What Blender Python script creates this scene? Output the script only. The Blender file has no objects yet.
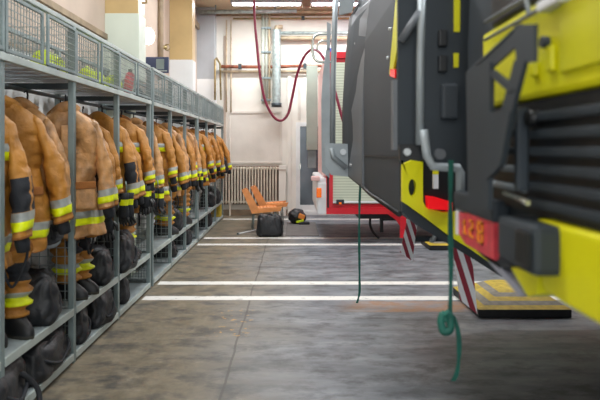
import bpy, bmesh, math, random
from mathutils import Vector, Matrix, noise
PI = math.pi
SC = bpy.context.scene
COL = SC.collection

# ------------------------------------------------------------------ camera, world, exposure, lights
EYE = 1.46
cam_data = bpy.data.cameras.new('camera'); cam = bpy.data.objects.new('camera', cam_data); COL.objects.link(cam)
cam.location = (0, 0, EYE); cam.rotation_euler = (PI / 2, 0, 0)
cam_data.sensor_width = 36; cam_data.lens = 36
cam_data.shift_x = 5 / 600; cam_data.shift_y = -52 / 600
cam_data.clip_start = 0.05; cam_data.clip_end = 100
cam_data.dof.use_dof = True; cam_data.dof.focus_distance = 6.5; cam_data.dof.aperture_fstop = 3.0
SC.camera = cam
SC.view_settings.view_transform = 'Standard'; SC.view_settings.look = 'None'
SC.view_settings.gamma = 1; SC.view_settings.use_curve_mapping = False
SC.view_settings.exposure = 0.5
world = bpy.data.worlds.new('world'); SC.world = world; world.use_nodes = True
bg = world.node_tree.nodes['Background']; bg.inputs[0].default_value = (0.93, 0.97, 1.0, 1); bg.inputs[1].default_value = 1.1
LAMP_W = 46.0      # watts of each ceiling fitting
TUBE_E = 9.0

def area(name, loc, size, sizey, energy, rot=(0, 0, 0), color=(1, 1, 1)):
    l = bpy.data.lights.new(name, 'AREA'); l.shape = 'RECTANGLE'; l.size = size; l.size_y = sizey; l.energy = energy; l.color = color
    o = bpy.data.objects.new(name, l); COL.objects.link(o); o.location = loc; o.rotation_euler = rot
    return o
# added fill light from behind the camera, where the room stays open
area('rear_fill', (-0.3, -3.4, 2.6), 4.5, 2.6, 85, (math.radians(97), 0, 0), (0.93, 0.97, 1.0))

# added side light for the coats and deck underside, at unseen right glazing
area('side_fill', (8.85, 5.5, 3.85), 13.0, .9, 300, (0, math.radians(75), math.radians(0)), (0.95, 0.98, 1.0))
bpy.data.objects['side_fill'].rotation_euler = (math.radians(80), 0, math.radians(90))

# ------------------------------------------------------------------ materials
MATS = {}
def srgb(r, g, b):
    f = lambda c: (c / 255 / 12.92) if c / 255 <= .04045 else ((c / 255 + .055) / 1.055) ** 2.4
    return (f(r), f(g), f(b), 1)
def mat(name, rgb, rough=.6, metal=0, var=.08, scale=6, bump=0, bscale=60, emis=0, alpha=1, trans=0, coat=0):
    m = bpy.data.materials.new(name); m.use_nodes = True; nt = m.node_tree; N = nt.nodes; L = nt.links
    p = N['Principled BSDF']; c = srgb(*rgb)
    p.inputs['Roughness'].default_value = rough; p.inputs['Metallic'].default_value = metal
    p.inputs['Coat Weight'].default_value = coat
    tc = N.new('ShaderNodeTexCoord')
    nz = N.new('ShaderNodeTexNoise'); nz.inputs['Scale'].default_value = scale; nz.inputs['Detail'].default_value = 6
    L.new(tc.outputs['Object'], nz.inputs['Vector'])
    cr = N.new('ShaderNodeValToRGB')
    lo = tuple(max(0, v * (1 - var * 2)) for v in c[:3]) + (1,); hi = tuple(min(1, v * (1 + var * 2)) for v in c[:3]) + (1,)
    cr.color_ramp.elements[0].position = .3; cr.color_ramp.elements[0].color = lo
    cr.color_ramp.elements[1].position = .7; cr.color_ramp.elements[1].color = hi
    L.new(nz.outputs['Fac'], cr.inputs['Fac']); L.new(cr.outputs['Color'], p.inputs['Base Color'])
    if bump:
        n2 = N.new('ShaderNodeTexNoise'); n2.inputs['Scale'].default_value = bscale; n2.inputs['Detail'].default_value = 4
        L.new(tc.outputs['Object'], n2.inputs['Vector'])
        b = N.new('ShaderNodeBump'); b.inputs['Strength'].default_value = bump; b.inputs['Distance'].default_value = .01
        L.new(n2.outputs['Fac'], b.inputs['Height']); L.new(b.outputs['Normal'], p.inputs['Normal'])
    if emis:
        p.inputs['Emission Color'].default_value = c; p.inputs['Emission Strength'].default_value = emis
    if trans: p.inputs['Transmission Weight'].default_value = trans
    MATS[name] = m
    return m
mat('steel', (124, 138, 138), .5, .25, .10, 5)
mat('steel_light', (172, 182, 178), .5, .2, .10, 4)
mat('steel_dark', (62, 72, 76), .5, .3, .1, 8)
mat('wire', (136, 146, 144), .5, .4, .05)
mat('wire_fill', (84, 94, 96), .5, .4, .05)
mat('deck', (196, 202, 208), .28, .7, .12, 3)
mat('shelf_grey', (146, 156, 158), .5, .1, .12, 6)
mat('galvanised', (160, 172, 170), .45, .35, .15, 14)
mat('post_green', (150, 160, 148), .5, .1, .05, 3)
mat('conduit', (190, 194, 182), .5, .2, .04, 4)
mat('rust_pipe', (150, 92, 70), .7, .1, .3, 9)
mat('beige_pipe', (196, 178, 150), .6, 0, .12, 6)
mat('brass_pipe', (158, 138, 92), .4, .3, .2, 9)
mat('wall_cream', (230, 226, 216), .75, 0, .05, 1.2, .12, 20)
mat('wall_white', (226, 227, 226), .75, 0, .04, 1.5, .1, 20)
mat('wall_beige', (190, 172, 156), .8, 0, .06, 1.5, .12, 15)
mat('wall_panel', (214, 208, 198), .8, 0, .05, 2, .15, 20)
mat('trim_tan', (150, 132, 108), .75, 0, .14, 6, .1, 20)
mat('ceiling', (206, 188, 158), .85, 0, .06, 1)
mat('column_wood', (196, 168, 118), .32, 0, .07, 2)
mat('column_silver', (176, 182, 188), .3, .3, .05, 1.5)
mat('column_pale', (206, 214, 200), .4, 0, .03, 2)
mat('radiator', (208, 196, 178), .5, 0, .05, 4)
mat('radiator_back', (110, 92, 78), .8, 0, .1, 4)
mat('door_white', (226, 228, 226), .5, 0, .03)
mat('grey_glass', (96, 104, 110), .15, .2, .12, 2)
mat('globe', (255, 252, 240), .3, emis=6)
mat('tube', (240, 246, 255), .3, emis=TUBE_E)
mat('lamp_body', (150, 152, 156), .5, .2, .04)
mat('navy', (52, 62, 92), .5, 0, .05)
mat('tan_cloth', (172, 116, 42), .55, 0, .14, 6, .9, 26)
mat('tan_cloth_worn', (186, 138, 88), .45, 0, .25, 9, 1.0, 22)
mat('tan_dark', (150, 94, 42), .8, 0, .15, 7, .3, 120)
mat('silver_band', (158, 162, 158), .45, .15, .08, 20)
mat('hivis_band', (226, 236, 6), .5, 0, .06, 20)
mat('black_cloth', (28, 31, 37), .75, 0, .2, 12, .3, 100)
mat('black_nylon', (26, 28, 32), .5, 0, .25, 9, .9, 18)
mat('rubber', (26, 27, 29), .5, 0, .2, 10)
mat('sole', (60, 58, 50), .7)
mat('hivis_plastic', (214, 236, 8), .35, 0, .06, 9)
mat('red_plastic', (205, 36, 52), .4, 0, .08)
mat('orange_wood', (236, 156, 92), .4, 0, .07, 10)
mat('orange_patch', (222, 136, 60), .6, 0, .1)
mat('clear_visor', (176, 188, 200), .12, .3, .08)
mat('truck_grey', (50, 57, 64), .6, .1, .06, 1.2)
mat('truck_grey_light', (104, 108, 113), .45, .15, .06, 3)
mat('truck_dark', (46, 54, 61), .6, .1, .08, 3)
mat('truck_black', (22, 24, 27), .45, .1, .1, 5)
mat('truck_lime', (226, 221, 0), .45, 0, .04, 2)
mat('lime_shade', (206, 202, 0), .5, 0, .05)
mat('truck_red', (206, 22, 40), .35, 0, .05, 2, coat=.3)
mat('truck_pink', (232, 190, 186), .45, 0, .04)
mat('lamp_red', (235, 22, 30), .25, 0, .05, emis=.25)
mat('lamp_orange', (240, 110, 20), .25, 0, .05, emis=.2)
mat('plate_red', (214, 66, 78), .4, 0, .1, 30)
mat('plate_gold', (240, 150, 40), .4)
mat('bar_grey', (158, 166, 170), .45, .25, .06, 6)
mat('chrome', (205, 208, 200), .22, .85, .08, 10)
mat('bolt', (200, 204, 206), .35, .6, .05)
mat('strap_green', (12, 92, 78), .6, 0, .12, 30)
mat('hose_red', (126, 30, 58), .45, 0, .08, 20)
mat('kerb_black', (32, 33, 35), .6, 0, .2, 15)
mat('kerb_yellow', (186, 160, 48), .6, 0, .12, 20)
mat('kerb_grey', (126, 122, 112), .6, 0, .12, 20)
mat('white_plastic', (228, 230, 232), .4, 0, .03)
mat('blue_light', (70, 90, 190), .3, 0, .05)
mat('lilac_strip', (168, 172, 190), .35, .2, .08)

def stripes_mat(name, a, b, ax, freq, slope, rough=.45):
    m = bpy.data.materials.new(name); m.use_nodes = True; N = m.node_tree.nodes; L = m.node_tree.links
    p = N['Principled BSDF']; p.inputs['Roughness'].default_value = rough
    tc = N.new('ShaderNodeTexCoord'); sp = N.new('ShaderNodeSeparateXYZ'); L.new(tc.outputs['Object'], sp.inputs[0])
    m1 = N.new('ShaderNodeMath'); m1.operation = 'MULTIPLY_ADD'; m1.inputs[1].default_value = slope
    L.new(sp.outputs[ax], m1.inputs[0]); L.new(sp.outputs['Z'], m1.inputs[2])
    m2 = N.new('ShaderNodeMath'); m2.operation = 'MULTIPLY'; m2.inputs[1].default_value = freq; L.new(m1.outputs[0], m2.inputs[0])
    m3 = N.new('ShaderNodeMath'); m3.operation = 'FRACT'; L.new(m2.outputs[0], m3.inputs[0])
    m4 = N.new('ShaderNodeMath'); m4.operation = 'GREATER_THAN'; m4.inputs[1].default_value = .5; L.new(m3.outputs[0], m4.inputs[0])
    mx = N.new('ShaderNodeMix'); mx.data_type = 'RGBA'; mx.inputs[6].default_value = srgb(*a); mx.inputs[7].default_value = srgb(*b)
    L.new(m4.outputs[0], mx.inputs[0]); L.new(mx.outputs[2], p.inputs['Base Color']); MATS[name] = m
stripes_mat('hatch', (150, 36, 56), (240, 240, 244), 'X', 5.2, 3.2)
stripes_mat('shutter', (206, 212, 192), (184, 190, 170), 'X', 24, 0)

def floor_mat():
    m = bpy.data.materials.new('floor_concrete'); m.use_nodes = True; N = m.node_tree.nodes; L = m.node_tree.links
    p = N['Principled BSDF']
    geo = N.new('ShaderNodeNewGeometry'); sp = N.new('ShaderNodeSeparateXYZ'); L.new(geo.outputs['Position'], sp.inputs[0])
    def math_(op, a, b=None, c=None):
        n = N.new('ShaderNodeMath'); n.operation = op
        for i, v in enumerate((a, b, c)):
            if v is None: continue
            if isinstance(v, (int, float)): n.inputs[i].default_value = v
            else: L.new(v, n.inputs[i])
        return n.outputs[0]
    def mix(f, a, b):
        n = N.new('ShaderNodeMix'); n.data_type = 'RGBA'
        for i, v in ((0, f), (6, a), (7, b)):
            if isinstance(v, (int, float)): n.inputs[i].default_value = v
            elif isinstance(v, tuple): n.inputs[i].default_value = v
            else: L.new(v, n.inputs[i])
        return n.outputs[2]
    def nz(scale, detail=6, stretch=(1, 1, 1), rough=.6):
        mp = N.new('ShaderNodeMapping'); mp.inputs['Scale'].default_value = stretch; L.new(geo.outputs['Position'], mp.inputs[0])
        n = N.new('ShaderNodeTexNoise'); n.inputs['Scale'].default_value = scale; n.inputs['Detail'].default_value = detail; n.inputs['Roughness'].default_value = rough
        L.new(mp.outputs[0], n.inputs['Vector']); return n.outputs['Fac']
    def ramp(v, a, b):
        n = N.new('ShaderNodeMapRange'); n.inputs[1].default_value = a; n.inputs[2].default_value = b; n.clamp = True
        L.new(v, n.inputs[0]); return n.outputs[0]
    X, Y = sp.outputs['X'], sp.outputs['Y']
    big = nz(.9, 5); fine = nz(7, 8, rough=.75); smear = nz(2.2, 6, (.6, 2.2, 1)); spots = nz(3.2, 7, (1, 1.6, 1), .7)
    bx = math_('MULTIPLY_ADD', big, 1.4, X)
    side = ramp(bx, -.1, .9)                                    # worn brown walkway, greyer bays under the trucks
    brown = mix(ramp(fine, .32, .7), srgb(100, 92, 76), srgb(148, 136, 114))
    grey = mix(ramp(smear, .34, .68), srgb(92, 97, 104), srgb(148, 152, 158))
    c = mix(side, brown, grey)
    c = mix(math_('MULTIPLY', ramp(spots, .47, .64), .75), c, srgb(52, 54, 58))          # oil and tyre dirt
    c = mix(math_('MULTIPLY', ramp(fine, .60, .75), .35), c, srgb(172, 170, 166))
    # slab joints
    def line(v, pos, w): return math_('LESS_THAN', math_('ABSOLUTE', math_('SUBTRACT', v, pos)), w)
    wob = math_('MULTIPLY_ADD', nz(1.5, 3), .05, X)
    c = mix(math_('MULTIPLY', line(wob, -.41, .008), .7), c, srgb(60, 54, 48))
    # rust-coloured patch beside the first bay
    rp = math_('MULTIPLY', math_('MULTIPLY', ramp(X, .35, .75), ramp(X, 2.3, 1.8)), math_('MULTIPLY', ramp(Y, 5.32, 5.36), ramp(Y, 5.74, 5.70)))
    c = mix(math_('MULTIPLY', math_('MULTIPLY', rp, ramp(spots, .35, .6)), .8), c, srgb(168, 122, 84))
    # worn yellow flecks on the joint
    fl = math_('MULTIPLY', math_('MULTIPLY', ramp(X, -.75, -.6), ramp(X, -.3, -.42)), math_('MULTIPLY', ramp(Y, 4.6, 4.7), ramp(Y, 5.5, 5.3)))
    c = mix(math_('MULTIPLY', math_('MULTIPLY', fl, ramp(nz(14, 3), .6, .63)), .9), c, srgb(196, 150, 70))
    # painted white lines
    wl = None
    for y in (2.60, 3.25, 5.84, 6.49, 9.08, 9.73, 12.32):
        l = line(Y, y, .078)
        wl = l if wl is None else math_('MAXIMUM', wl, l)
    wl = math_('MULTIPLY', wl, ramp(X, -1.48, -1.47))
    wl = math_('MULTIPLY', wl, ramp(fine, .26, .46))
    c = mix(wl, c, srgb(232, 230, 224))
    L.new(c, p.inputs['Base Color'])
    L.new(math_('MULTIPLY_ADD', fine, .35, .25), p.inputs['Roughness'])
    b = N.new('ShaderNodeBump'); b.inputs['Strength'].default_value = .15; b.inputs['Distance'].default_value = .01
    L.new(fine, b.inputs['Height']); L.new(b.outputs['Normal'], p.inputs['Normal'])
    MATS['floor'] = m
floor_mat()

# ------------------------------------------------------------------ mesh helpers
class MB:
    def __init__(s): s.bm = bmesh.new(); s.mats = []
    def mi(s, m):
        if m not in s.mats: s.mats.append(m)
        return s.mats.index(m)
    def faces(s, fs, m, smooth=False):
        i = s.mi(m)
        for f in fs: f.material_index = i; f.smooth = smooth
    def box(s, x0, x1, y0, y1, z0, z1, m, bevel=0, rot=None, piv=None):
        b = bmesh.new(); bmesh.ops.create_cube(b, size=1)
        for v in b.verts: v.co = Vector(((x0 + x1) / 2 + v.co.x * (x1 - x0), (y0 + y1) / 2 + v.co.y * (y1 - y0), (z0 + z1) / 2 + v.co.z * (z1 - z0)))
        if bevel: bmesh.ops.bevel(b, geom=list(b.edges), offset=bevel, segments=2, affect='EDGES', profile=.6)
        if rot is not None:
            c = Vector(piv) if piv else Vector(((x0 + x1) / 2, (y0 + y1) / 2, (z0 + z1) / 2))
            for v in b.verts: v.co = c + rot @ (v.co - c)
        s.join(b, m); return s
    def join(s, b, m, smooth=False):
        i = s.mi(m); vm = {}
        for v in b.verts: vm[v] = s.bm.verts.new(v.co)
        for f in b.faces:
            try: g = s.bm.faces.new([vm[v] for v in f.verts])
            except ValueError: continue
            g.material_index = i; g.smooth = smooth or f.smooth
        b.free()
    def tube(s, pts, r, m, n=8, closed=False, caps=True):
        pts = [Vector(p) for p in pts]; k = len(pts); rings = []
        up = None
        for i, p in enumerate(pts):
            if closed: t = (pts[(i + 1) % k] - pts[i - 1]).normalized()
            else: t = (pts[min(i + 1, k - 1)] - pts[max(i - 1, 0)]).normalized()
            if up is None: up = Vector((0, 0, 1)) if abs(t.z) < .9 else Vector((1, 0, 0))
            a = t.cross(up)
            if a.length < 1e-5: a = t.cross(Vector((0, 1, 0)))
            a.normalize(); b = a.cross(t).normalized(); up = b
            rr = r[i] if isinstance(r, (list, tuple)) else r
            rings.append([s.bm.verts.new(p + rr * (math.cos(2 * PI * j / n) * a + math.sin(2 * PI * j / n) * b)) for j in range(n)])
        mi = s.mi(m)
        for i in range(k if closed else k - 1):
            A, B = rings[i], rings[(i + 1) % k]
            for j in range(n):
                f = s.bm.faces.new((A[j], A[(j + 1) % n], B[(j + 1) % n], B[j])); f.material_index = mi; f.smooth = True
        if caps and not closed:
            for R in (rings[0][::-1], rings[-1]):
                f = s.bm.faces.new(R); f.material_index = mi
        return s
    def cyl(s, a, b, r, m, n=16): return s.tube([a, b], r, m, n)
    def loft(s, rings, mats, cap0=True, cap1=True, smooth=True):
        R = [[s.bm.verts.new(p) for p in ring] for ring in rings]; n = len(R[0])
        for i in range(len(R) - 1):
            m = mats[i] if isinstance(mats, (list, tuple)) else mats
            for j in range(n):
                mm = m(j, n) if callable(m) else m
                f = s.bm.faces.new((R[i][j], R[i][(j + 1) % n], R[i + 1][(j + 1) % n], R[i + 1][j])); f.material_index = s.mi(mm); f.smooth = smooth
        m0 = mats[0] if isinstance(mats, (list, tuple)) else mats; m1 = mats[-1] if isinstance(mats, (list, tuple)) else mats
        if cap0: f = s.bm.faces.new(R[0][::-1]); f.material_index = s.mi(m0(0, n) if callable(m0) else m0)
        if cap1: f = s.bm.faces.new(R[-1]); f.material_index = s.mi(m1(0, n) if callable(m1) else m1)
        return s
    def prism(s, poly, d, m):
        """poly: list of 3D points (planar), extruded by vector d"""
        d = Vector(d); A = [s.bm.verts.new(Vector(p)) for p in poly]; B = [s.bm.verts.new(Vector(p) + d) for p in poly]; mi = s.mi(m); n = len(A)
        for f in (A[::-1], B): g = s.bm.faces.new(f); g.material_index = mi
        for j in range(n): g = s.bm.faces.new((A[j], A[(j + 1) % n], B[(j + 1) % n], B[j])); g.material_index = mi
        return s
    def mesh(s, name):
        bmesh.ops.recalc_face_normals(s.bm, faces=s.bm.faces)
        me = bpy.data.meshes.new(name); s.bm.to_mesh(me); s.bm.free()
        for m in s.mats: me.materials.append(MATS[m])
        return me
    def build(s, name, parent=None, loc=None, **kw):
        o = bpy.data.objects.new(name, s.mesh(name)); COL.objects.link(o)
        if parent: o.parent = parent
        if loc: o.location = loc
        for k, v in kw.items(): o[k] = v
        return o
def link(name, me, parent=None, loc=None, rot=None):
    o = bpy.data.objects.new(name, me); COL.objects.link(o)
    if parent: o.parent = parent
    if loc: o.location = loc
    if rot: o.rotation_euler = rot
    return o
def empty(name, label, cat, loc=(0, 0, 0), rz=0, group=None):
    o = bpy.data.objects.new(name, None); COL.objects.link(o); o.location = loc; o.rotation_euler = (0, 0, rz); o.empty_display_size = .1
    o['label'] = label; o['category'] = cat
    if group: o['group'] = group
    return o
def tag(o, label, cat, group=None):
    o['label'] = label; o['category'] = cat
    if group: o['group'] = group
    return o
def struct(mb, name):
    o = mb.build(name); o['kind'] = 'structure'; return o
def copy_tree(o, parent=None):
    c = o.copy(); COL.objects.link(c); c.parent = parent
    for ch in list(o.children): copy_tree(ch, c)
    return c
def P(x, y, X=None, Y=None):
    """photo measurement -> place: known sideways distance X or depth Y"""
    if Y is None: Y = 600 * X / (x - 295)
    return Vector(((x - 295) / 600 * Y, Y, EYE - (y - 148) / 600 * Y))
def bez(pts, n=10):
    """Catmull-Rom through points"""
    pts = [Vector(p) for p in pts]; q = [pts[0]] + pts + [pts[-1]]; out = []
    for i in range(1, len(q) - 2):
        for k in range(n):
            t = k / n; a, b, c, d = q[i - 1], q[i], q[i + 1], q[i + 2]
            out.append(.5 * ((2 * b) + (c - a) * t + (2 * a - 5 * b + 4 * c - d) * t * t + (3 * b - a - 3 * c + d) * t ** 3))
    out.append(pts[-1]); return out

# ------------------------------------------------------------------ the building
WX = -2.09; BY = 13.07; CH = 4.46
struct(MB().box(-2.3, 9.2, -3.5, 13.3, -.12, 0, 'floor'), 'floor')
struct(MB().box(-2.3, 9.2, -3.5, 13.3, CH, CH + .12, 'ceiling'), 'ceiling')
struct(MB().box(9.0, 9.2, -3.5, 13.3, 0, 3.3, 'wall_white').box(9.0, 9.2, -3.5, 13.3, 4.35, CH, 'wall_white'), 'wall_right')
g_ = MB()
for k in range(12): g_.box(9.0, 9.1, -3.5 + k * 1.52, -3.44 + k * 1.52, 3.3, 4.35, 'door_white')
gw = struct(g_, 'window_1'); MB().box(9.04, 9.05, -3.5, 13.3, 3.3, 4.35, 'grey_glass').build('pane', gw)  # unseen glazing added along with the side light
# left wall: light tiles low down, beige plaster above
w = MB().box(WX - .2, WX, -3.5, 13.3, 0, 2.2, 'wall_white').box(WX - .2, WX, -3.5, 13.3, 2.2, CH, 'wall_beige')
struct(w, 'wall_left')
# deep ledge beam over the near lockers, up to the first column
struct(MB().box(WX, WX + .02, -3.5, 6.54, 2.70, CH, 'wall_beige', .005).box(WX, WX + .05, -3.5, 6.54, 2.64, 2.70, 'trim_tan', .005), 'trim_1')
struct(MB().box(WX, WX + .06, 6.86, 13.07, 3.98, 4.10, 'trim_tan', .004), 'trim_2')
struct(MB().box(WX, 9.0, BY - .04, BY, 4.33, CH, 'trim_tan', .004), 'trim_3')
def column(y, wallm, low, n):
    m = MB()
    m.box(WX, -1.70, y, y + .3, 2.2, 2.93, low, .006)
    m.box(WX, -1.71, y + .01, y + .29, 2.93, CH, wallm, .006)
    m.box(WX, -1.80, y + .05, y + .25, 0, 2.2, low, .006)
    return struct(m, n)
column(6.54, 'column_wood', 'column_pale', 'trim_4')
column(9.98, 'column_wood', 'wall_white', 'trim_5')
column(12.77, 'column_silver', 'wall_white', 'trim_6')
# back wall with raised plaster panel fields
b = MB()
b.box(WX - .2, .02, BY, BY + .2, 0, CH, 'wall_cream'); b.box(.82, 9.2, BY, BY + .2, 0, CH, 'wall_white'); b.box(.02, .82, BY, BY + .2, 2.02, CH, 'wall_cream')
def frame(m, x0, x1, z0, z1, w, y0, y1, mt):
    m.box(x0, x1, y0, y1, z1 - w, z1, mt, .004); m.box(x0, x1, y0, y1, z0, z0 + w, mt, .004)
    m.box(x0, x0 + w, y0, y1, z0 + w, z1 - w, mt, .004); m.box(x1 - w, x1, y0, y1, z0 + w, z1 - w, mt, .004)
frame(b, -1.45, -.28, 1.12, 2.26, .05, BY - .03, BY, 'wall_panel')
b.box(-1.40, -.33, BY - .012, BY, 1.17, 2.21, 'wall_panel')
b.box(-1.55, -1.50, BY - .03, BY, .9, 3.9, 'wall_beige', .004)
b.box(-.16, -.08, BY - .04, BY, 0, 3.1, 'wall_cream', .006)
b.box(.06, .12, BY - .02, BY, 2.08, 2.9, 'wall_panel', .004)
struct(b, 'wall_back')
struct(MB().box(WX, -.05, BY - .03, BY, 0, .12, 'trim_tan', .004), 'baseboard_back')
# back door
d = MB(); frame(d, .02, .82, .0, 2.02, .09, BY - .02, BY + .06, 'door_white'); d.box(.11, .73, BY + .01, BY + .05, .09, .22, 'door_white')
do = struct(d, 'door_1')
MB().box(.11, .73, BY + .015, BY + .035, .22, 1.93, 'grey_glass').build('door_glass', do)
MB().box(.10, .13, BY - .06, BY - .02, 1.0, 1.12, 'chrome', .004).build('door_handle', do)

# ------------------------------------------------------------------ ceiling lights
def strip(name, x0, x1, y, label):
    t = empty(name, label, 'light', (0, 0, 0), group='ceiling strip lights')
    MB().box(x0 - .04, x1 + .04, y - .08, y + .08, CH - .16, CH - .07, 'lamp_body', .01).build('housing', t)
    MB().cyl((x0 + .1, y, CH - .07), (x0 + .1, y, CH), .015, 'lamp_body').cyl((x1 - .1, y, CH - .07), (x1 - .1, y, CH), .015, 'lamp_body').build('bracket', t)
    MB().tube([(x0, y, CH - .185), (x1, y, CH - .185)], .024, 'tube', 10).build('tube', t)
    a = area('tube_light', ((x0 + x1) / 2, y, CH - .22), x1 - x0, .12, LAMP_W, (0, 0, 0), (.93, .97, 1)); a.parent = t
    return t
EY = BY - 1.3
strip('strip_light', -1.22, .10, EY, 'long white tube light on the back ceiling, left of the pair')
strip('strip_light', .34, 1.60, EY, 'white tube light at the back ceiling, partly behind the grey ladder frame')
for y in (8.5, 5.2, 2.0):
    strip('strip_light', -1.22, .10, y, 'ceiling tube light over the walkway, nearer than the pair seen at the back')
    strip('strip_light', 2.0, 3.3, y, 'ceiling tube light above the vehicles, hidden behind them')
cb = empty('junction_box', 'small brown box hanging between the two back ceiling tube lights', 'box')
MB().box(.14, .30, EY - .06, EY + .06, 4.22, 4.40, 'trim_tan', .01).build('box_body', cb)
MB().cyl((.22, EY, 4.40), (.22, EY, CH), .02, 'steel').build('hanger', cb)

# ------------------------------------------------------------------ pipes and cables on the back wall
def pipe(name, pts, r, m, label, cat='pipe', n=8, group=None, clamps=()):
    t = empty(name, label, cat, tuple(pts[0]), group=group); o = Vector(pts[0])
    MB().tube([Vector(p) - o for p in pts], r, m, n).build('pipe_run', t)
    for c in clamps:
        c = Vector(c) - o; MB().box(c.x - .035, c.x + .035, c.y - r - .01, c.y + r + .01, c.z - r - .02, c.z + r + .02, 'steel_dark', .004).build('clamp', t)
    return t
pipe('steel_pipe', [P(199, 12, Y=12.6), P(297, 11, Y=12.6)], .045, 'galvanised', 'grey steel pipe running under the ceiling at the back left')
t = bpy.data.objects['steel_pipe']
for x in (.35, 1.6): MB().box(x - .012, x + .012, -.03, .03, .03, CH - t.location.z, 'steel', .003).build('hanger', t)
pipe('conduit', [P(233, 18.5, Y=12.95), P(420, 18, Y=12.95)], .018, 'brass_pipe', 'thin brown conduit along the top of the back wall', clamps=[P(303, 18, Y=12.95)])
pipe('ceiling_rail', [P(297, 12, Y=12.8), P(430, 12, Y=12.8)], .03, 'beige_pipe', 'beige rail continuing right from the grey ceiling pipe')
pipe('steel_rail', [P(277, 33, Y=12.8), P(430, 33, Y=12.8)], .035, 'galvanised', 'grey steel rail high on the back wall, above the beige duct')
pipe('wall_duct', [P(280, 38, Y=12.9), P(430, 38, Y=12.9)], .045, 'beige_pipe', 'beige duct directly beneath the grey steel rail')
pipe('rusty_pipe', [P(220, 66.5, Y=12.95), P(262, 67, Y=12.95), P(300, 66, Y=12.95), P(420, 66, Y=12.95)], .035, 'rust_pipe', 'reddish brown pipe running across the back wall', clamps=[P(240, 66.5, Y=12.95), P(305, 66, Y=12.95)])
pipe('beige_conduit', [P(221, 71.5, Y=12.97), P(420, 71, Y=12.97)], .022, 'beige_pipe', 'thin beige conduit directly beneath the reddish brown pipe')
pipe('bent_pipe', [P(215, 100, Y=12.7), P(215, 60, Y=12.7), P(216.5, 58, Y=12.75), P(220, 64, Y=12.9), P(221, 100, Y=12.95)], .022, 'brass_pipe', 'yellowish bent pipe at the corner where the lockers end')
pipe('vertical_conduit', [P(226.5, 20, Y=13), P(226.5, 112, Y=13)], .016, 'beige_pipe', 'left one of two thin cream conduits running down the back wall', group='cream conduits')
pipe('vertical_conduit', [P(231, 20, Y=13), P(231, 112, Y=13)], .016, 'beige_pipe', 'right one of two thin cream conduits running down the back wall', group='cream conduits')
t = empty('cable_duct', 'tall vertical bundle of pale conduits strapped to the back wall', 'duct', tuple(P(266, 104, Y=12.9)))
o_ = P(266, 104, Y=12.9)
for i, (x, m_, r) in enumerate(((263, 'conduit', .035), (266.5, 'conduit', .03), (269.5, 'beige_pipe', .022))):
    MB().tube([P(x, 104, Y=12.9) - o_, P(x, 14, Y=12.9) - o_], r, m_).build('conduit_tube', t)
for y in (28, 52, 78, 100):
    a, b_ = P(261, y, Y=12.86) - o_, P(271, y, Y=12.86) - o_
    MB().box(a.x, b_.x, a.y - .02, a.y + .06, a.z - .02, a.z + .02, 'steel', .004).build('clamp', t)
t = empty('exhaust_duct', 'thick ribbed grey duct standing right of the pale conduits', 'duct', tuple(P(277, 105, Y=12.8)))
o_ = P(277, 105, Y=12.8); m = MB(); pts = []; rad = []
for k in range(70):
    y = 105 - (105 - 30) * k / 69; pts.append(P(276.5, y, Y=12.8) - o_); rad.append(.085 + (.008 if k % 2 else 0))
m.tube(pts, rad, 'galvanised', 14).build('duct_pipe', t)
MB().cyl(P(276.5, 107, Y=12.8) - o_, P(276.5, 103, Y=12.8) - o_, .11, 'steel_dark').build('end_collar', t)
MB().tube([P(276.5, 31, Y=12.8) - o_, P(276.5, 27, Y=12.85) - o_, P(282, 27, Y=12.9) - o_], .05, 'beige_pipe').build('elbow', t)
t = empty('duct_post', 'square pale grey green post hanging in front of the back door', 'post', tuple(P(312, 168, Y=12.4)))
o_ = P(312, 168, Y=12.4); a = P(306.5, 66, Y=12.4) - o_; b_ = P(317.5, 150, Y=12.4) - o_
MB().box(a.x, b_.x, -.09, .09, b_.z, a.z, 'post_green', .01).build('post_shaft', t)
a = P(308, 150, Y=12.4) - o_; b_ = P(316, 168, Y=12.4) - o_
MB().box(a.x, b_.x, -.06, .06, b_.z, a.z, 'steel', .01).build('post_foot', t)
for z in (.6, 1.6): MB().box(-.05, .05, .09, BY - 12.43, z, z + .06, 'steel', .005).build('wall_bracket', t)
h = [P(254, -6, Y=10.5), P(254.5, 15, Y=10.5), P(257, 45, Y=10.5), P(260, 75, Y=10.5), P(265, 100, Y=10.5), P(273, 116, Y=10.5), P(281, 120.5, Y=10.5), P(288, 114, Y=10.5), P(292, 98, Y=10.5),
     P(297, 75, Y=10.4), P(304, 57, Y=10.2), P(312, 49.5, Y=10), P(320, 53, Y=9.6), P(327, 66, Y=9.3), P(333, 85, Y=9.1), P(338, 102, Y=9.05), P(343, 120, Y=9.05), P(350, 136, Y=9.08)]
h[0].z = CH
tag(MB().tube(bez(h, 8), .023, 'hose_red', 8).build('air_hose'), 'long dark red air hose looping down from the ceiling in front of the back wall', 'hose')
# radiator
t = empty('radiator', 'long cream ribbed radiator against the back wall', 'radiator', (-1.0, 12.93, .12))
x = -1.56
for k in range(19):
    MB().box(-.56 + k * .063, -.56 + k * .063 + .034, -.06, .05, .14, .94, 'radiator', .012).build('fin', t)
MB().box(-.58, .66, .055, .08, .12, .95, 'radiator_back').build('back_panel', t)
for z in (.18, .90): MB().tube([(-.58, 0, z), (.66, 0, z)], .024, 'radiator').build('header_pipe', t)
for x in (-.4, .5): MB().box(x - .02, x + .02, -.04, .06, -.12, .16, 'radiator', .004).build('leg', t)
t = empty('radiator_pipe', 'cream box cover beside the right end of the radiator', 'pipe cover', (-.25, 12.95, 0))
MB().box(-.1, .06, -.04, .07, 0, 1.08, 'wall_cream', .006).build('cover_panel', t)
MB().box(-.1, .06, -.05, .07, .98, 1.0, 'wall_beige').build('cover_lip', t)
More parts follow.
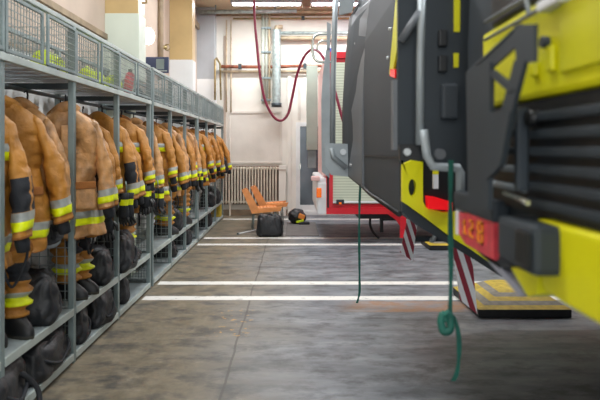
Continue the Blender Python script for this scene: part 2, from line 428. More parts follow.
# wall lamp and navy sign on left wall
t = empty('wall_lamp', 'round glowing white wall lamp beyond the first column', 'lamp', (WX, 8.15, 2.98))
MB().cyl((0, 0, 0), (.06, 0, 0), .09, 'lamp_body').build('lamp_base', t)
m = MB(); b = bmesh.new(); bmesh.ops.create_uvsphere(b, u_segments=20, v_segments=12, radius=.115)
for v in b.verts: v.co = Vector((v.co.x * .7 + .10, v.co.y, v.co.z))
m.join(b, 'globe', True); m.build('lamp_globe', t)
t = empty('wall_sign', 'small dark blue sign sticking out of the left wall below the round lamp', 'sign', (WX, 8.3, 2.5))
MB().box(.0, .34, 0, .04, 0, .22, 'navy', .006).build('sign_panel', t)
MB().box(.17, .28, -.005, 0, .05, .19, 'steel').build('sign_symbol', t)
MB().box(.12, .32, -.004, 0, .02, .035, 'steel_light').build('sign_line', t)
pipe('wall_conduit', [(WX + .04, 9.15, 2.5), (WX + .04, 9.15, CH)], .045, 'trim_tan', 'brown pipe running down the left wall between the columns')
t = empty('pipe_hook', 'small brass coloured fitting on the edge of the first column', 'bracket', (-1.69, 6.62, 3.06))
MB().tube([(0, 0, 0), (.05, 0, 0), (.05, 0, .06), (.05, 0, .12), (0, 0, .12)], .012, 'brass_pipe').build('hook_bar', t)
t = empty('valve', 'brown round valve in front of the second column', 'valve', (-2.04, 9.3, 3.02))
MB().tube([(-.05, 0, 0), (.06, 0, 0)], .03, 'brass_pipe', 12).build('valve_body', t)
MB().tube([(math.cos(a * PI / 6) * .045 + .06, 0, math.sin(a * PI / 6) * .045) for a in range(12)], .009, 'brass_pipe', 6, True).build('hand_wheel', t)

# ------------------------------------------------------------------ locker racks
FX = -1.5; RX = -2.04; ZM = .37; ZB = .065; ZD = 1.905; ZT = 2.285
def grid_mesh(name, w, h, step, r, mt='wire'):
    m = MB(); k = int(round(w / step)); 
    for i in range(k + 1): x = i * w / k; m.box(x - r, x + r, -r, r, 0, h, mt)
    k = int(round(h / step))
    for i in range(k + 1): z = i * h / k; m.box(0, w, -r, r, z - r, z + r, mt)
    return m.mesh(name)
GD = grid_mesh('wire_mesh', .52, 1.42, .06, .0022)
def rack(ups, label, ya=None):
    y0, y1 = ups[0], ups[-1]
    t = empty('equipment_rack', label, 'rack', (FX, y0, 0), group='steel turnout racks')
    for u in ups:
        w = .045
        m = MB().box(-.04, 0, u - y0 - w / 2, u - y0 + w / 2, 0, ZT + (.02 if u in (y0, y1) else 0), 'steel', .004)
        m.build('upright', t)
        MB().box(RX - FX, RX - FX + .04, u - y0 - w / 2, u - y0 + w / 2, 0, ZT, 'steel', .004).build('upright', t)
        MB().box(RX - FX + .04, -.04, u - y0 - .015, u - y0 + .015, 1.86, 1.90, 'steel_dark', .003).build('cross_bar', t)
        d = link('divider_mesh', GD, t, (RX - FX + .01, u - y0, .07))
    for (z, nm, mt) in ((ZB, 'bottom_shelf', 'deck'), (ZM, 'middle_shelf', 'deck')):
        for a, b_ in zip(ups[:-1], ups[1:]):
            xr = RX - FX + .04
            if any(a < c + .3 and b_ > c for c in (6.54, 9.98, 12.77)): xr = -.28
            m = MB().box(xr, -.012, a - y0 + .024, b_ - y0 - .024, z - .02, z, 'shelf_grey', .003).box(-.012, 0.004, a - y0 + .024, b_ - y0 - .024, z - .045, z + .002, 'steel_light', .003)
            m.build(nm, t)
    for a, b_ in zip(ups[:-1], ups[1:]):                        # deck slats over the clothes, gapped to let ceiling light through
        m = MB()
        k = 6
        for i in range(k):
            y = a - y0 + .07 + i * (b_ - a - .14) / (k - 1)
            m.box(RX - FX, -.02, y - .05, y + .05, ZD + .01, ZD + .034, 'deck', .003)
        m.build('top_deck', t)
    MB().box(-.02, .012, 0, y1 - y0, ZD + .005, ZD + .045, 'steel_light', .003).build('front_beam', t)
    MB().tube([(-.30, 0, 1.845), (-.30, y1 - y0, 1.845)], .014, 'steel_dark').build('hanging_rail', t)
    MB().box(-.03, .0, 0, y1 - y0, ZT, ZT + .03, 'steel_light', .004).box(RX - FX, RX - FX + .03, 0, y1 - y0, ZT, ZT + .03, 'steel', .004).build('top_rail', t)
    for a, b_ in zip(ups[:-1], ups[1:]):                        # sliding wire doors in front of the top cages
        L_ = b_ - a
        for j in range(2):
            w = L_ / 2 - .03; ya_ = a - y0 + .03 + j * (L_ / 2 - .005); f = MB(); h = ZT - ZD - .07
            X0 = -.012 + .012 * j
            f.box(X0, X0 + .014, ya_, ya_ + .026, 0, h, 'steel', .002).box(X0, X0 + .014, ya_ + w - .026, ya_ + w, 0, h, 'steel', .002)
            f.box(X0, X0 + .014, ya_ + .026, ya_ + w - .026, 0, .02, 'steel', .002).box(X0, X0 + .014, ya_ + .026, ya_ + w - .026, h - .02, h, 'steel', .002)
            fo = f.build('cage_door', t, (0, 0, ZD + .055))
            g = MB(); s_ = .036; n = int(w / s_)
            for i in range(1, n): g.box(X0 + .005, X0 + .009, ya_ + i * w / n - .002, ya_ + i * w / n + .002, .02, h - .02, 'wire')
            n = int(h / s_)
            for i in range(1, n): g.box(X0 + .005, X0 + .009, ya_ + .026, ya_ + w - .026, i * h / n - .002, i * h / n + .002, 'wire')
            g.build('door_mesh', fo)
    # rear wire wall of the top cages
    g = MB(); X0 = RX - FX
    n = int((y1 - y0) / .06)
    for i in range(n + 1): g.box(X0, X0 + .004, i * (y1 - y0) / n - .002, i * (y1 - y0) / n + .002, ZD + .04, ZT, 'wire')
    for i in range(7): z = ZD + .05 + i * .055; g.box(X0, X0 + .004, 0, y1 - y0, z - .002, z + .002, 'wire')
    g.build('rear_mesh', t)
    for u in ups[1:-1]:
        g = MB()
        for i in range(10): g.box(X0 + .03 + i * .05, X0 + .034 + i * .05, u - y0 - .002, u - y0 + .002, ZD + .04, ZT, 'wire')
        for i in range(7): z = ZD + .05 + i * .055; g.box(X0, -.04, u - y0 - .002, u - y0 + .002, z - .002, z + .002, 'wire')
        g.build('cage_divider', t)
    return t
rack([1.07, 2.075, 3.08, 4.09, 5.11, 6.23], 'grey steel clothes rack with wire cages nearest the camera')
rack([6.35, 7.29, 8.26, 9.24], 'middle grey steel clothes rack with wire cages, starting beside the first column')
rack([9.34, 10.30, 11.4, 12.52], 'farthest grey steel clothes rack with wire cages, ending near the radiator')

# ------------------------------------------------------------------ turnout coats
def fold(p, amp, seed, sc=5):
    q = Vector((p.x * sc + seed * 7.3, p.y * sc + seed * 3.1, p.z * sc * .45 + seed))
    n = noise.noise(q) * amp + noise.noise(q * 2.3) * amp * .45
    return n
def crease(p, seed, amp):
    q = Vector((p.x * 7 + p.z * 5 + seed * 2.7, p.y * 7 + seed, p.z * 5 - p.x * 4))
    n = noise.noise(q) ; m_ = noise.noise(q * 2.1 + Vector((5, 1, 2)))
    return -amp * (max(0, 1 - abs(n) * 6) + .5 * max(0, 1 - abs(m_) * 5)) * (.5 + .8 * abs(noise.noise(q * .4)))
def make_coat(name, seed, chest=True, dark=False, worn=False, lift=0., longer=0.):
    rnd = random.Random(seed)
    t = empty(name, 'coat', 'coat')
    base = 'tan_cloth_worn' if worn else 'tan_cloth'
    NR = 40
    prof = [(0, .06, .045), (-.03, .10, .055), (-.065, .15, .065), (-.10, .185, .075), (-.15, .205, .085), (-.20, .21, .09), (-.222, .21, .09), (-.225, .213, .093), (-.265, .214, .093), (-.268, .214, .093), (-.312, .214, .093),
            (-.316, .21, .09), (-.35, .208, .092), (-.40, .208, .093), (-.45, .21, .094), (-.50, .212, .095), (-.58, .215, .10), (-.66, .22, .10), (-.715, .222, .102), (-.718, .227, .106), (-.762, .227, .106), (-.765, .227, .106), (-.808, .227, .106), (-.811, .223, .102), (-.86, .226, .105), (-.89, .23, .106), (-.895, .215, .095)]
    dp = []
    for (a, b_) in zip(prof[:-1], prof[1:]):
        n_ = max(1, math.ceil((a[0] - b_[0]) / .022))
        for i in range(n_): dp.append(tuple(a[c] + (b_[c] - a[c]) * i / n_ for c in range(3)))
    prof = dp + [prof[-1]]
    # band rows: chest silver/yellow and hem silver/yellow
    rows = []; mats = []
    for i, (z, w, d) in enumerate(prof):
        ring = []
        for j in range(NR):
            a = 2 * PI * j / NR; ca, sa = math.cos(a), math.sin(a)
            e = .75
            p = Vector((w * math.copysign(abs(ca) ** e, ca), d * math.copysign(abs(sa) ** e, sa), z * (1 + longer)))
            k = min(1, -z / .25)
            f = fold(p, .075 * k, seed, 6) + (.012 * k * noise.noise(Vector((p.x * 30 + p.z * 9, p.y * 22, p.z * 16 + seed)))); f += crease(p, seed, .022 * k); p.x += f * ca * .7; p.y += f * sa * 1.2 + .018 * k * math.sin(a * 5 + seed + z * 3)
            ring.append(p)
        rows.append(ring)
        if i < len(prof) - 1:
            zt = z
            if -.27 < zt <= -.223: mm = 'silver_band'
            elif -.3535 < zt <= -.311 and False: mm = base
            elif -.7625 < zt <= -.717: mm = 'silver_band'
            elif -.8085 < zt <= -.764: mm = 'hivis_band'
            elif zt <= -.88: mm = 'tan_dark'
            else: mm = base
            if -.315 < zt <= -.266: mm = 'hivis_band'
            if not chest and zt > -.33: mm = base
            mats.append(mm)
    MB().loft(rows, mats).build('torso', t)
    # front flap with clasps
    m = MB()
    m.box(-.03, .03, -.125, -.08, -.70 * (1 + longer), -.12, base, .01).build('front_flap', t)
    # collar
    m = MB(); rg = []
    for (z, w, d) in ((-.05, .095, .06), (-.015, .085, .055), (.012, .10, .068), (.016, .088, .055), (-.015, .06, .04)):
        rg.append([Vector((w * math.cos(2 * PI * j / 18), d * math.sin(2 * PI * j / 18) , z + .018 * math.sin(2 * PI * j / 18 + seed) - .02 * math.cos(2 * PI * j / 9))) for j in range(18)])
    m.loft(rg, [base, base, 'tan_dark', 'tan_dark']).build('collar', t)
    MB().tube([(0, .04, .02), (0, .045, .07), (0, .03, .10), (0, .0, .085)], .006, 'black_cloth', 6).build('hanger_loop', t)
    # pockets
    for s in (-1, 1):
        m = MB(); m.box(s * .12 - .065, s * .12 + .065, -.118, -.085, -.70, -.53, base, .012).box(s * .12 - .07, s * .12 + .07, -.128, -.09, -.56, -.51, 'tan_dark', .008).build('pocket', t)
    # sleeves
    for s in (-1, 1):
        sway = rnd.uniform(-.03, .05); fwd = rnd.uniform(-.05, .03)
        A = Vector((s * .150, 0, -.085)); L_ = .66 + rnd.uniform(-.02, .02) - (lift if s > 0 else 0)
        dr = Vector((s * (.21 + sway), fwd, -1)).normalized()
        stn = [0, .03, .10, .2, .3, .4, .5, .6, .68, .74, .78, .783, .855, .858, .93, .933, .98, 1.0, 1.003]
        ds = []
        for (a, b_) in zip(stn[:-1], stn[1:]):
            n_ = max(1, math.ceil((b_ - a) / .033)); ds += [a + (b_ - a) * i / n_ for i in range(n_)]
        stn = ds + [1.003]
        rg = []; ms = []
        side = Vector((0, 1, 0)); out = dr.cross(side).normalized()
        for q in stn:
            c = A + dr * L_ * q + Vector((s * .035 * math.sin(q * PI), -.05 * q * q, 0))
            r = .066 + .006 * math.sin(q * PI) + .010 * q
            if q == 0: r = .035
            if q == .03: r = .055
            if q == 1.003: r = .045
            band = .78 <= q <= .931
            ring = []
            for j in range(24):
                a = 2 * PI * j / 24
                p = c + out * (r * .72 * math.cos(a)) + side * (r * 1.12 * math.sin(a))
                f = fold(p, .045, seed + s * 5, 6) * .55 + .005 * math.sin(a * 3 + q * 9 + seed) + .003 * math.sin(q * 34 + a * 2 + seed)
                f += crease(p * .8, seed + s * 3, .011 * min(1, q * 4))
                if band: f = f * .7 + .003
                p += (out * math.cos(a) + side * math.sin(a)) * f
                ring.append(p)
            rg.append(ring)
        for i in range(len(stn) - 1):
            q = stn[i]
            if .781 <= q < .857: mm = 'silver_band'
            elif .857 <= q < .932: mm = 'hivis_band'
            elif q >= .98: mm = 'tan_dark'
            elif dark and .5 <= q < .78: mm = (lambda j, n, b_=base: 'black_cloth' if 7 < j % n < 22 or j < 3 else b_)
            else: mm = base
            ms.append(mm)
        so = MB().loft(rg, ms).build('sleeve', t)
        c = A + dr * L_ + Vector((0, -.05, 0)); m = MB()
        m.tube([c - dr * .03, c + dr * .03, c + dr * .075, c + dr * .08], [.036, .04, .034, .018], 'black_cloth', 12).build('knit_cuff', so)
    return t
protos = [make_coat('turnout_coat', 3, worn=True), make_coat('turnout_coat', 11, chest=False), make_coat('turnout_coat', 23, dark=True), make_coat('turnout_coat', 31, lift=.10), make_coat('turnout_coat', 47, chest=False, dark=True, longer=.03), make_coat('turnout_coat', 59, chest=False, worn=True, lift=.04)]
# sideways centre / depth / drop / turn / tilt / proto
coats = [
 (3.22, .00, -.02, .10, 2), (3.55, .00, .00, .30, 1), (3.88, -.03, .0, -.25, 0), (4.20, .12, .0, .12, 5),
 (4.42, .00, -.02, .2, 4), (4.72, -.02, .0, .0, 1), (4.97, -.03, -.03, .25, 3),
 (5.27, .02, .0, -.1, 2), (5.52, -.04, .0, .2, 1), (5.80, .04, .0, .0, 3), (6.05, -.02, .0, .15, 4),
 (6.42, .0, .0, .1, 5), (6.97, .04, .0, -.15, 3), (7.13, -.02, .0, .2, 2), (7.48, .0, .0, .1, 1), (7.80, .04, .0, -.1, 0), (8.08, -.02, .0, .2, 4),
 (8.42, .0, .0, .0, 1), (8.72, -.05, .0, .2, 3), (9.0, .02, .0, .1, 5), (9.52, .0, .0, .1, 1), (9.78, .06, .0, -.1, 3), (10.42, -.04, .0, .2, 2),
 (10.68, .0, .0, .1, 1), (10.95, .05, .0, .0, 3), (11.22, -.02, .0, .2, 4), (11.55, .04, .0, .1, 1), (11.85, -.02, .0, .1, 3), (12.15, .06, .0, .0, 1), (12.40, .0, .0, .1, 5)]
near = ['brown coat with black forearm patch at the left edge, nearest the camera',
 'brown coat with a long sleeve hanging out, second from the camera',
 'faded brown coat turned towards the aisle, just before the second locker upright',
 'sun-faded brown coat with raised sleeve, just past the second locker upright',
 'brown coat with dark forearm patch, second in the second locker bay',
 'smooth brown coat in the middle of the second locker bay, third from its near upright',
 'brown coat with short hanging sleeve, farthest in the second locker bay']
bays = [(5.11, 'third'), (6.29, 'fourth'), (7.29, 'fifth'), (8.26, 'sixth'), (9.28, 'seventh'), (10.3, 'eighth'), (11.4, 'ninth')]
nth = ['first', 'second', 'third', 'fourth', 'fifth']
used = set(); cnt = {}
for i, (y, dx, dz, rz, k) in enumerate(coats):
    o = protos[k] if k not in used else copy_tree(protos[k]); used.add(k)
    o.location = (-1.725 + dx, y, 1.735 + dz); o.rotation_euler = (0, math.radians(random.Random(i).uniform(-3, 3)), .18 + rz)
    if i < len(near): lb = near[i]
    else:
        b_ = [n for (u, n) in bays if y > u][-1]; cnt[b_] = cnt.get(b_, 0) + 1
        lb = 'brown coat in the %s locker bay from the camera, %s from its near upright' % (b_, nth[cnt[b_] - 1])
    tag(o, lb, 'coat', 'brown turnout coats on the rack')

# ------------------------------------------------------------------ trousers rolled over boots
def make_boots(name):
    t = empty(name, 'x', 'trousers')
    for s in (-1, 1):
        # boot
        rg = []
        for (z, fx, l, w, m_) in ((0, .03, .135, .05, 0), (.02, .03, .14, .052, 0), (.05, .03, .138, .05, 0), (.08, .02, .115, .048, 0), (.12, -.01, .08, .05, 0), (.2, -.02, .06, .052, 0), (.28, -.02, .06, .055, 0)):
            rg.append([Vector((fx + l * math.cos(2 * PI * j / 16), s * .085 + w * math.sin(2 * PI * j / 16), z)) for j in range(16)])
        MB().loft(rg, ['sole'] + ['rubber'] * 5).build('boot', t)
        # bunched trouser leg
        rg = []; ms = []; n = 26
        for i in range(n + 1):
            q = i / n; z = .12 + q * .42
            r = .085 + .018 * math.sin(i * 1.5 + s) * (1 - q * .4) + .02 * q
            ring = []
            for j in range(18):
                a = 2 * PI * j / 18; p = Vector((r * math.cos(a) * 1.05 - .01 + .02 * math.sin(q * 5), s * .088 + r * .88 * math.sin(a), z))
                f = noise.noise(Vector((p.x * 9, p.y * 9 + s * 4, z * 9))) * .03
                ring.append(p + Vector((math.cos(a) * f, math.sin(a) * f, f * .4)))
            rg.append(ring)
            ms.append('hivis_band' if .14 < q < .25 else 'silver_band' if .25 <= q < .34 else (lambda j, nn: 'black_cloth' if (j < 4 or j > 14) else 'tan_cloth') if .48 < q < .72 else 'tan_cloth')
        MB().loft(rg, ms[:-1]).build('trouser_leg', t)
    rg = []
    for (z, w, d) in ((.46, .12, .17), (.52, .14, .19), (.56, .13, .18), (.565, .11, .16), (.5, .09, .14)):
        rg.append([Vector((w * math.cos(2 * PI * j / 20) + .01 * math.sin(j * 3), d * math.sin(2 * PI * j / 20), z + .02 * math.sin(j * 1.3))) for j in range(20)])
    MB().loft(rg, ['tan_cloth', 'tan_dark', 'tan_dark', 'black_cloth']).build('waistband', t)
    MB().tube(bez([(.12, -.08, .54), (.16, -.09, .42), (.15, -.03, .32), (.14, .06, .45), (.12, .09, .54)], 6), .008, 'black_cloth', 6).build('brace_strap', t)
    return t
bp = make_boots('turnout_trousers')
bl = [(-1.68, 3.42, 'brown bunched trousers over black boots on the middle shelf nearest the camera'),
      (-1.64, 4.42, 'brown trousers over boots on the middle shelf of the second locker bay'),
      (-1.70, 6.62 - .35 + .03, 'brown trousers over boots at the far end of the third locker bay'),
      (-1.66, 7.60, 'brown trousers over boots on the middle shelf of the fifth locker bay'),
      (-1.66, 8.60, 'brown trousers over boots on the middle shelf of the sixth locker bay')]
bl[2] = (-1.70, 5.95, bl[2][2])
for i, (x, y, lb) in enumerate(bl):
    o = bp if i == 0 else copy_tree(bp)
    o.location = (x, y, ZM); o.rotation_euler = (0, 0, -.5 + .35 * i); tag(o, lb, 'trousers', 'trousers rolled over boots')

# ------------------------------------------------------------------ bags
def make_bag(name, seed, sx, sy, sz, squash=1.0):
    t = empty(name, 'x', 'bag'); b = bmesh.new(); bmesh.ops.create_icosphere(b, subdivisions=5, radius=1)
    for v in b.verts:
        p = v.co.copy(); e = .45
        q = Vector([math.copysign(abs(c) ** e, c) for c in p]); q = Vector((q.x * sx, q.y * sy, q.z * sz))
        tp = (q.z / sz + 1) / 2
        q.x *= 1 - .22 * tp * squash; q.y *= 1 - .15 * tp
        n = noise.noise(Vector((q.x * 6 + seed, q.y * 6, q.z * 6))) * .14 + abs(noise.noise(Vector((q.x * 11, q.y * 11 + seed, q.z * 8)))) * .22
        q += p.normalized() * n * min(sx, sz) * 1.0
        q.z = max(q.z, -sz * .93) + sz * .93
        if tp > .6: q.z -= .3 * sz * abs(math.sin(q.y * 4 + seed)) * (tp - .6)
        v.co = q
    m = MB(); m.join(b, 'black_nylon', True); m.build('bag_body', t)
    top = 2 * sz * .93 * .86
    for s in (-1, 1):
        MB().tube(bez([(s * sx * .25, -sy * .4, top * .9), (s * sx * .35, -sy * .25, top * 1.12), (s * sx * .3, 0, top * 1.18), (s * sx * .35, sy * .25, top * 1.1), (s * sx * .25, sy * .4, top * .9)], 6), .009, 'black_cloth', 6).build('handle', t)
    MB().tube([(0, -sy * .8, top * .88), (0, -sy * .4, top * .99), (0, 0, top), (0, sy * .4, top * .99), (0, sy * .8, top * .88)], .006, 'steel_dark', 6).build('zip', t)
    MB().tube(bez([(sx * .7, -sy * .7, top * .7), (sx * .98, -sy * .5, top * .45), (sx * 1.0, 0, top * .25), (sx * .98, sy * .5, top * .5), (sx * .7, sy * .75, top * .7)], 6), .012, 'black_cloth', 6).build('shoulder_strap', t)
    return t
bags = [make_bag('gear_bag', 2, .24, .33, .155), make_bag('gear_bag', 9, .18, .2, .18), make_bag('gear_bag', 15, .2, .26, .13)]
blist = [
 (0, -1.70, 3.80, ZB, .1, .92, 'large black duffel bag on the bottom shelf, before the second locker upright'),
 (2, -1.66, 3.18, ZB, .2, 1.0, 'black bag with hanging strap on the bottom shelf at the lower left corner'),
 (1, -1.66, 3.78, ZM, .3, .9, 'upright black bag on the middle shelf just before the second locker upright'),
 (1, -1.64, 4.36, ZB, .2, .75, 'small black bag just past the second locker upright on the bottom shelf'),
 (1, -1.62, 4.78, ZB, -.2, .85, 'round black bag on the bottom shelf before the third locker upright'),
 (1, -1.64, 4.86, ZM, .2, .85, 'black bag at the far end of the second bay middle shelf'),
 (1, -1.62, 5.38, ZM, .0, 1.0, 'tall black bag on the middle shelf just past the third locker upright'),
 (1, -1.66, 5.45, ZB, .3, .8, 'black bag on the bottom shelf of the third locker bay'),
 (2, -1.68, 7.75, ZB, .3, .75, 'low black bag on the bottom shelf of the fifth locker bay'),
 (1, -1.66, 7.98, ZM, .3, .85, 'black bag on the middle shelf at the far end of the fifth bay'),
 (1, -1.66, 8.75, ZB, .1, .8, 'black bag on the bottom shelf of the sixth locker bay'),
 (1, -1.66, 10.75, ZB, .1, .9, 'black bag on the bottom shelf of the eighth locker bay'),
 (1, -1.64, 11.8, ZM, .1, .95, 'black bag on the middle shelf of the last locker bay'),
 (1, -1.64, 11.2, ZM, .1, .8, 'black bag on the middle shelf of the eighth locker bay')]
ub = set()
for (k, x, y, z, rz, s, lb) in blist:
    o = bags[k] if k not in ub else copy_tree(bags[k]); ub.add(k)
    o.location = (x, y, z); o.rotation_euler = (0, 0, rz); o.scale = (s, s * (1.12 if k == 0 else 1), s * (.85 if k == 0 else 1)); tag(o, lb, 'bag', 'black gear bags in the racks')
o = copy_tree(bags[1]); o.location = (-1.52, 12.15, .95); o.scale = (.85, .85, 1.0)
tag(o, 'black rucksack hanging at the far end of the racks beside the radiator', 'bag')
t = empty('loose_strap', 'black webbing strap dangling over the bottom shelf edge at lower left', 'strap', (-1.49, 3.3, .06))
MB().tube(bez([(-.12, -.1, .20), (-.02, .0, .16), (.05, .05, .06), (.08, .02, -.04)], 8), .016, 'black_cloth', 6).build('strap_webbing', t)
# gloves
def make_glove(name):
    t = empty(name, 'x', 'gloves')
    for s in (-1, 1):
        rg = []
        for (z, w, d) in ((.10, .05, .03), (.05, .045, .028), (.0, .04, .026), (-.04, .05, .028), (-.09, .052, .026), (-.11, .04, .02)):
            rg.append([Vector((w * math.cos(2 * PI * j / 12), s * .035 + d * math.sin(2 * PI * j / 12), z)) for j in range(12)])
        g = MB().loft(rg, ['black_cloth'] + ['hivis_band'] + ['black_cloth'] * 3).build('glove_hand', t)
        for i, (x, l) in enumerate(((-.036, .065), (-.012, .08), (.012, .085), (.036, .07))):
            MB().tube([(x, s * .035, -.09), (x * 1.1, s * .04 - .01, -.09 - l * .6), (x * 1.2, s * .04 - .03, -.09 - l)], [.013, .012, .008], 'rubber', 8).build('finger', g)
        MB().tube([(.045, s * .035, -.03), (.07, s * .035 - .01, -.06), (.075, s * .035 - .02, -.10)], [.015, .014, .009], 'rubber', 8).build('thumb', g)
    MB().tube([(0, 0, .08), (0, 0, .16), (0, .01, .20)], .006, 'steel', 6).build('clip_cord', t)
    return t
gp = make_glove('work_gloves')
for i, (x, y, z, lb) in enumerate(((-1.42, 5.72, 1.0, 'black gloves clipped below the third bay coats'), (-1.44, 4.55, .93, 'black gloves hanging below a coat in the second bay'),
        (-1.45, 6.35, .93, 'black gloves with yellow cuffs hanging where the first rack ends'), (-1.44, 9.0, .98, 'black gloves hanging at the far end of the middle rack'), (-1.42, 5.05, .98, 'black gloves hanging beside the third locker upright'))):
    o = gp if i == 0 else copy_tree(gp); o.location = (x, y, z); o.rotation_euler = (0, 0, .7 * i); tag(o, lb, 'gloves', 'black gloves on the racks')
# hi-vis helmets and a red bottle in the cages
def make_helmet(name, shell, visor):
    t = empty(name, 'x', 'helmet'); m = MB(); rg = []
    for (z, r) in ((0, .155), (.012, .15), (.02, .125), (.07, .122), (.115, .10), (.145, .065), (.158, .02)):
        rg.append([Vector((r * 1.12 * math.cos(2 * PI * j / 22), r * .95 * math.sin(2 * PI * j / 22), z)) for j in range(22)])
    m.loft(rg, shell).build('helmet_shell', t)
    MB().tube(bez([(-.14, 0, .03), (-.09, 0, .13), (0, 0, .168), (.09, 0, .13), (.14, 0, .03)], 5), .014, shell, 8).build('crest', t)
    rg = []
    for (z, k) in ((.04, 1.03), (-.02, 1.12), (-.06, 1.1)):
        rg.append([Vector((.128 * k * math.cos(a), .11 * k * math.sin(a), z)) for a in [(-.9 + 1.8 * i / 10) for i in range(11)]] + [Vector((.122 * k * math.cos(a), .105 * k * math.sin(a), z)) for a in [(.9 - 1.8 * i / 10) for i in range(11)]])
    MB().loft(rg, visor).build('visor', t)
    MB().tube(bez([(0, -.115, .01), (.02, -.08, -.08), (.03, 0, -.11), (.02, .08, -.08), (0, .115, .01)], 5), .007, 'black_cloth', 6).build('chin_strap', t)
    return t
hp = make_helmet('fire_helmet', 'hivis_plastic', 'clear_visor')
hl = [(-1.66, 3.95, 0, 'lime helmet in the top cage, nearest of the row'), (-1.72, 4.30, 0, 'lime helmet in the top cage just past the second locker upright'),
      (-1.64, 4.74, 0, 'lime helmet in the top cage in front of the pale first column, left one'), (-1.66, 5.02, 0, 'lime helmet in the top cage beside the third locker upright'), (-1.62, 5.32, .0, 'lime helmet in the top cage just past the third locker upright'),
      (-1.66, 4.12, .0, 'lime helmet in the top cage right before the second locker upright')]
for i, (x, y, z, lb) in enumerate(hl):
    o = hp if i == 0 else copy_tree(hp); o.location = (x, y, ZD + .045 + .05); o.scale = (.6,) * 3; o.rotation_euler = (0, 0, .8 * i); tag(o, lb, 'helmet', 'lime helmets in the top cages')
t = empty('fire_extinguisher', 'small red cylinder lying in the top cage before the first rack ends', 'cylinder', (-1.6, 5.72, ZD + .04))
MB().tube([(0, 0, .05), (0, .03, .08), (0, .1, .22), (0, .11, .25)], [.03, .045, .045, .02], 'red_plastic', 12).build('cylinder_body', t)
MB().box(-.015, .015, .09, .14, .25, .28, 'black_nylon', .004).build('valve', t)
hs = make_helmet('visor_helmet', 'black_nylon', 'clear_visor'); hs.location = (-1.62, 3.90, .90); hs.scale = (.75,) * 3; hs.rotation_euler = (.3, .4, -.7)
tag(hs, 'dark helmet with silvery visor hanging below the faded coat in the first bay', 'helmet')
for (y, lb, k) in ((3.35, 'grey folded bundle in the top cage above the nearest coats', 0), (3.62, 'dark bundle in the top cage left of the nearest lime helmet', 1), (5.55, 'grey bundle in the top cage before the red cylinder', 0), (6.8, 'dark bundle in the top cage of the fourth bay', 1), (7.6, 'grey bundle in the top cage of the fifth bay', 0)):
    o = copy_tree(bags[1]); o.location = (-1.82, y, ZD + .04); o.scale = (.55, .55, .55); o.rotation_euler = (0, 0, y); tag(o, lb, 'bundle', 'bundles in the top cages')
t = empty('plastic_canister', 'yellow canister on the bottom shelf at the far end of the racks', 'canister', (-1.6, 12.2, ZB))
MB().box(-.1, .1, -.1, .1, 0, .3, 'kerb_yellow', .02).build('canister_body', t); MB().cyl((0, 0, .3), (0, 0, .34), .03, 'steel').build('cap', t)

# ------------------------------------------------------------------ things on the floor at the back
def make_chair(name, lb):
    t = empty(name, lb, 'chair')
    import itertools
    for i in range(7): MB().box(-.30 + i * .062 + .02, -.30 + i * .062 + .066, -.22, .22, .375, .40, 'orange_wood', .005).build('seat_slat', t)
    for s in (-1, 1):
        MB().prism([(-.32, s * .2 - .02, .31), (.18, s * .2 - .02, .35), (.21, s * .2 - .02, .43), (.14, s * .2 - .02, .42), (-.20, s * .2 - .02, .40), (-.38, s * .2 - .02, .72), (-.41, s * .2 - .02, .74), (-.49, s * .2 - .02, .70)], (0, .04, 0), 'orange_wood').build('side_frame', t)
        MB().tube([(-.28, s * .17, .35), (-.30, s * .17, 0)], .012, 'steel').build('leg', t)
        MB().tube([(.10, s * .17, .36), (.12, s * .17, 0)], .012, 'steel').build('leg', t)
    for i in range(6):
        q = i / 5; x = -.265 - q * .14; z = .45 + q * .24
        MB().box(x - .012, x + .012, -.2, .2, z - .022, z + .022, 'orange_wood', .004, Matrix.Rotation(-.55, 3, 'Y')).build('back_slat', t)
    return t
c1 = make_chair('slatted_chair', 'nearer orange slatted chair behind the black bag')
c1.location = (-.46, 10.75, 0); c1.rotation_euler = (0, 0, .12); c1['group'] = 'orange slatted chairs'
c2 = copy_tree(c1); c2.location = (-.36, 11.55, 0); tag(c2, 'farther orange slatted chair in front of the radiator', 'chair', 'orange slatted chairs')
o = copy_tree(bags[0]); o.location = (-.42, 10.02, 0); o.rotation_euler = (0, 0, PI / 2); o.scale = (.8, .68, 1.2); tag(o, 'boxy black kit bag on the floor in front of the orange chairs', 'bag')
t = empty('kit_bundle', 'black helmet and kit heap with orange and yellow patches on the floor by the door', 'kit', (.04, 11.6, 0))
b = bmesh.new(); bmesh.ops.create_icosphere(b, subdivisions=4, radius=1)
for v in b.verts:
    p = v.co.copy(); n = noise.noise(p * 2.5) * .18; p *= 1 + n; v.co = Vector((p.x * .17, p.y * .17, max(p.z, -.9) * .15 + .135))
m = MB(); m.join(b, 'black_nylon', True); m.build('helmet_shell', t)
MB().box(.02, .15, -.17, -.13, .10, .20, 'orange_patch', .02, Matrix.Rotation(.4, 3, 'Y')).build('orange_patch', t)
MB().box(-.02, .13, -.19, -.14, .045, .085, 'hivis_plastic', .01, Matrix.Rotation(-.25, 3, 'Y')).build('yellow_trim', t)
MB().box(.03, .24, -.22, -.06, 0.0, .05, 'black_cloth', .02).build('peak', t)
tag(MB().box(-.16, .40, 9.95, 11.75, 0, .006, 'kerb_grey').build('floor_mat'), 'flat grey mat on the floor between the black bag and the door', 'mat')
o = bpy.data.objects['floor_mat']; MATS['mat'] = mat('mat', (112, 108, 106), .8, 0, .06); o.data.materials[0] = MATS['mat']
t = empty('fluorescent_wand', 'pale rod lying on the floor left of the black kit bag', 'rod', (-.95, 10.35, .012))
MB().tube([(0, -.2, 0), (.32, .35, 0)], .012, 'white_plastic').build('rod_shaft', t)
MB().tube([(.0, -.2, 0), (-.02, -.23, 0)], .018, 'steel').build('rod_tip', t)

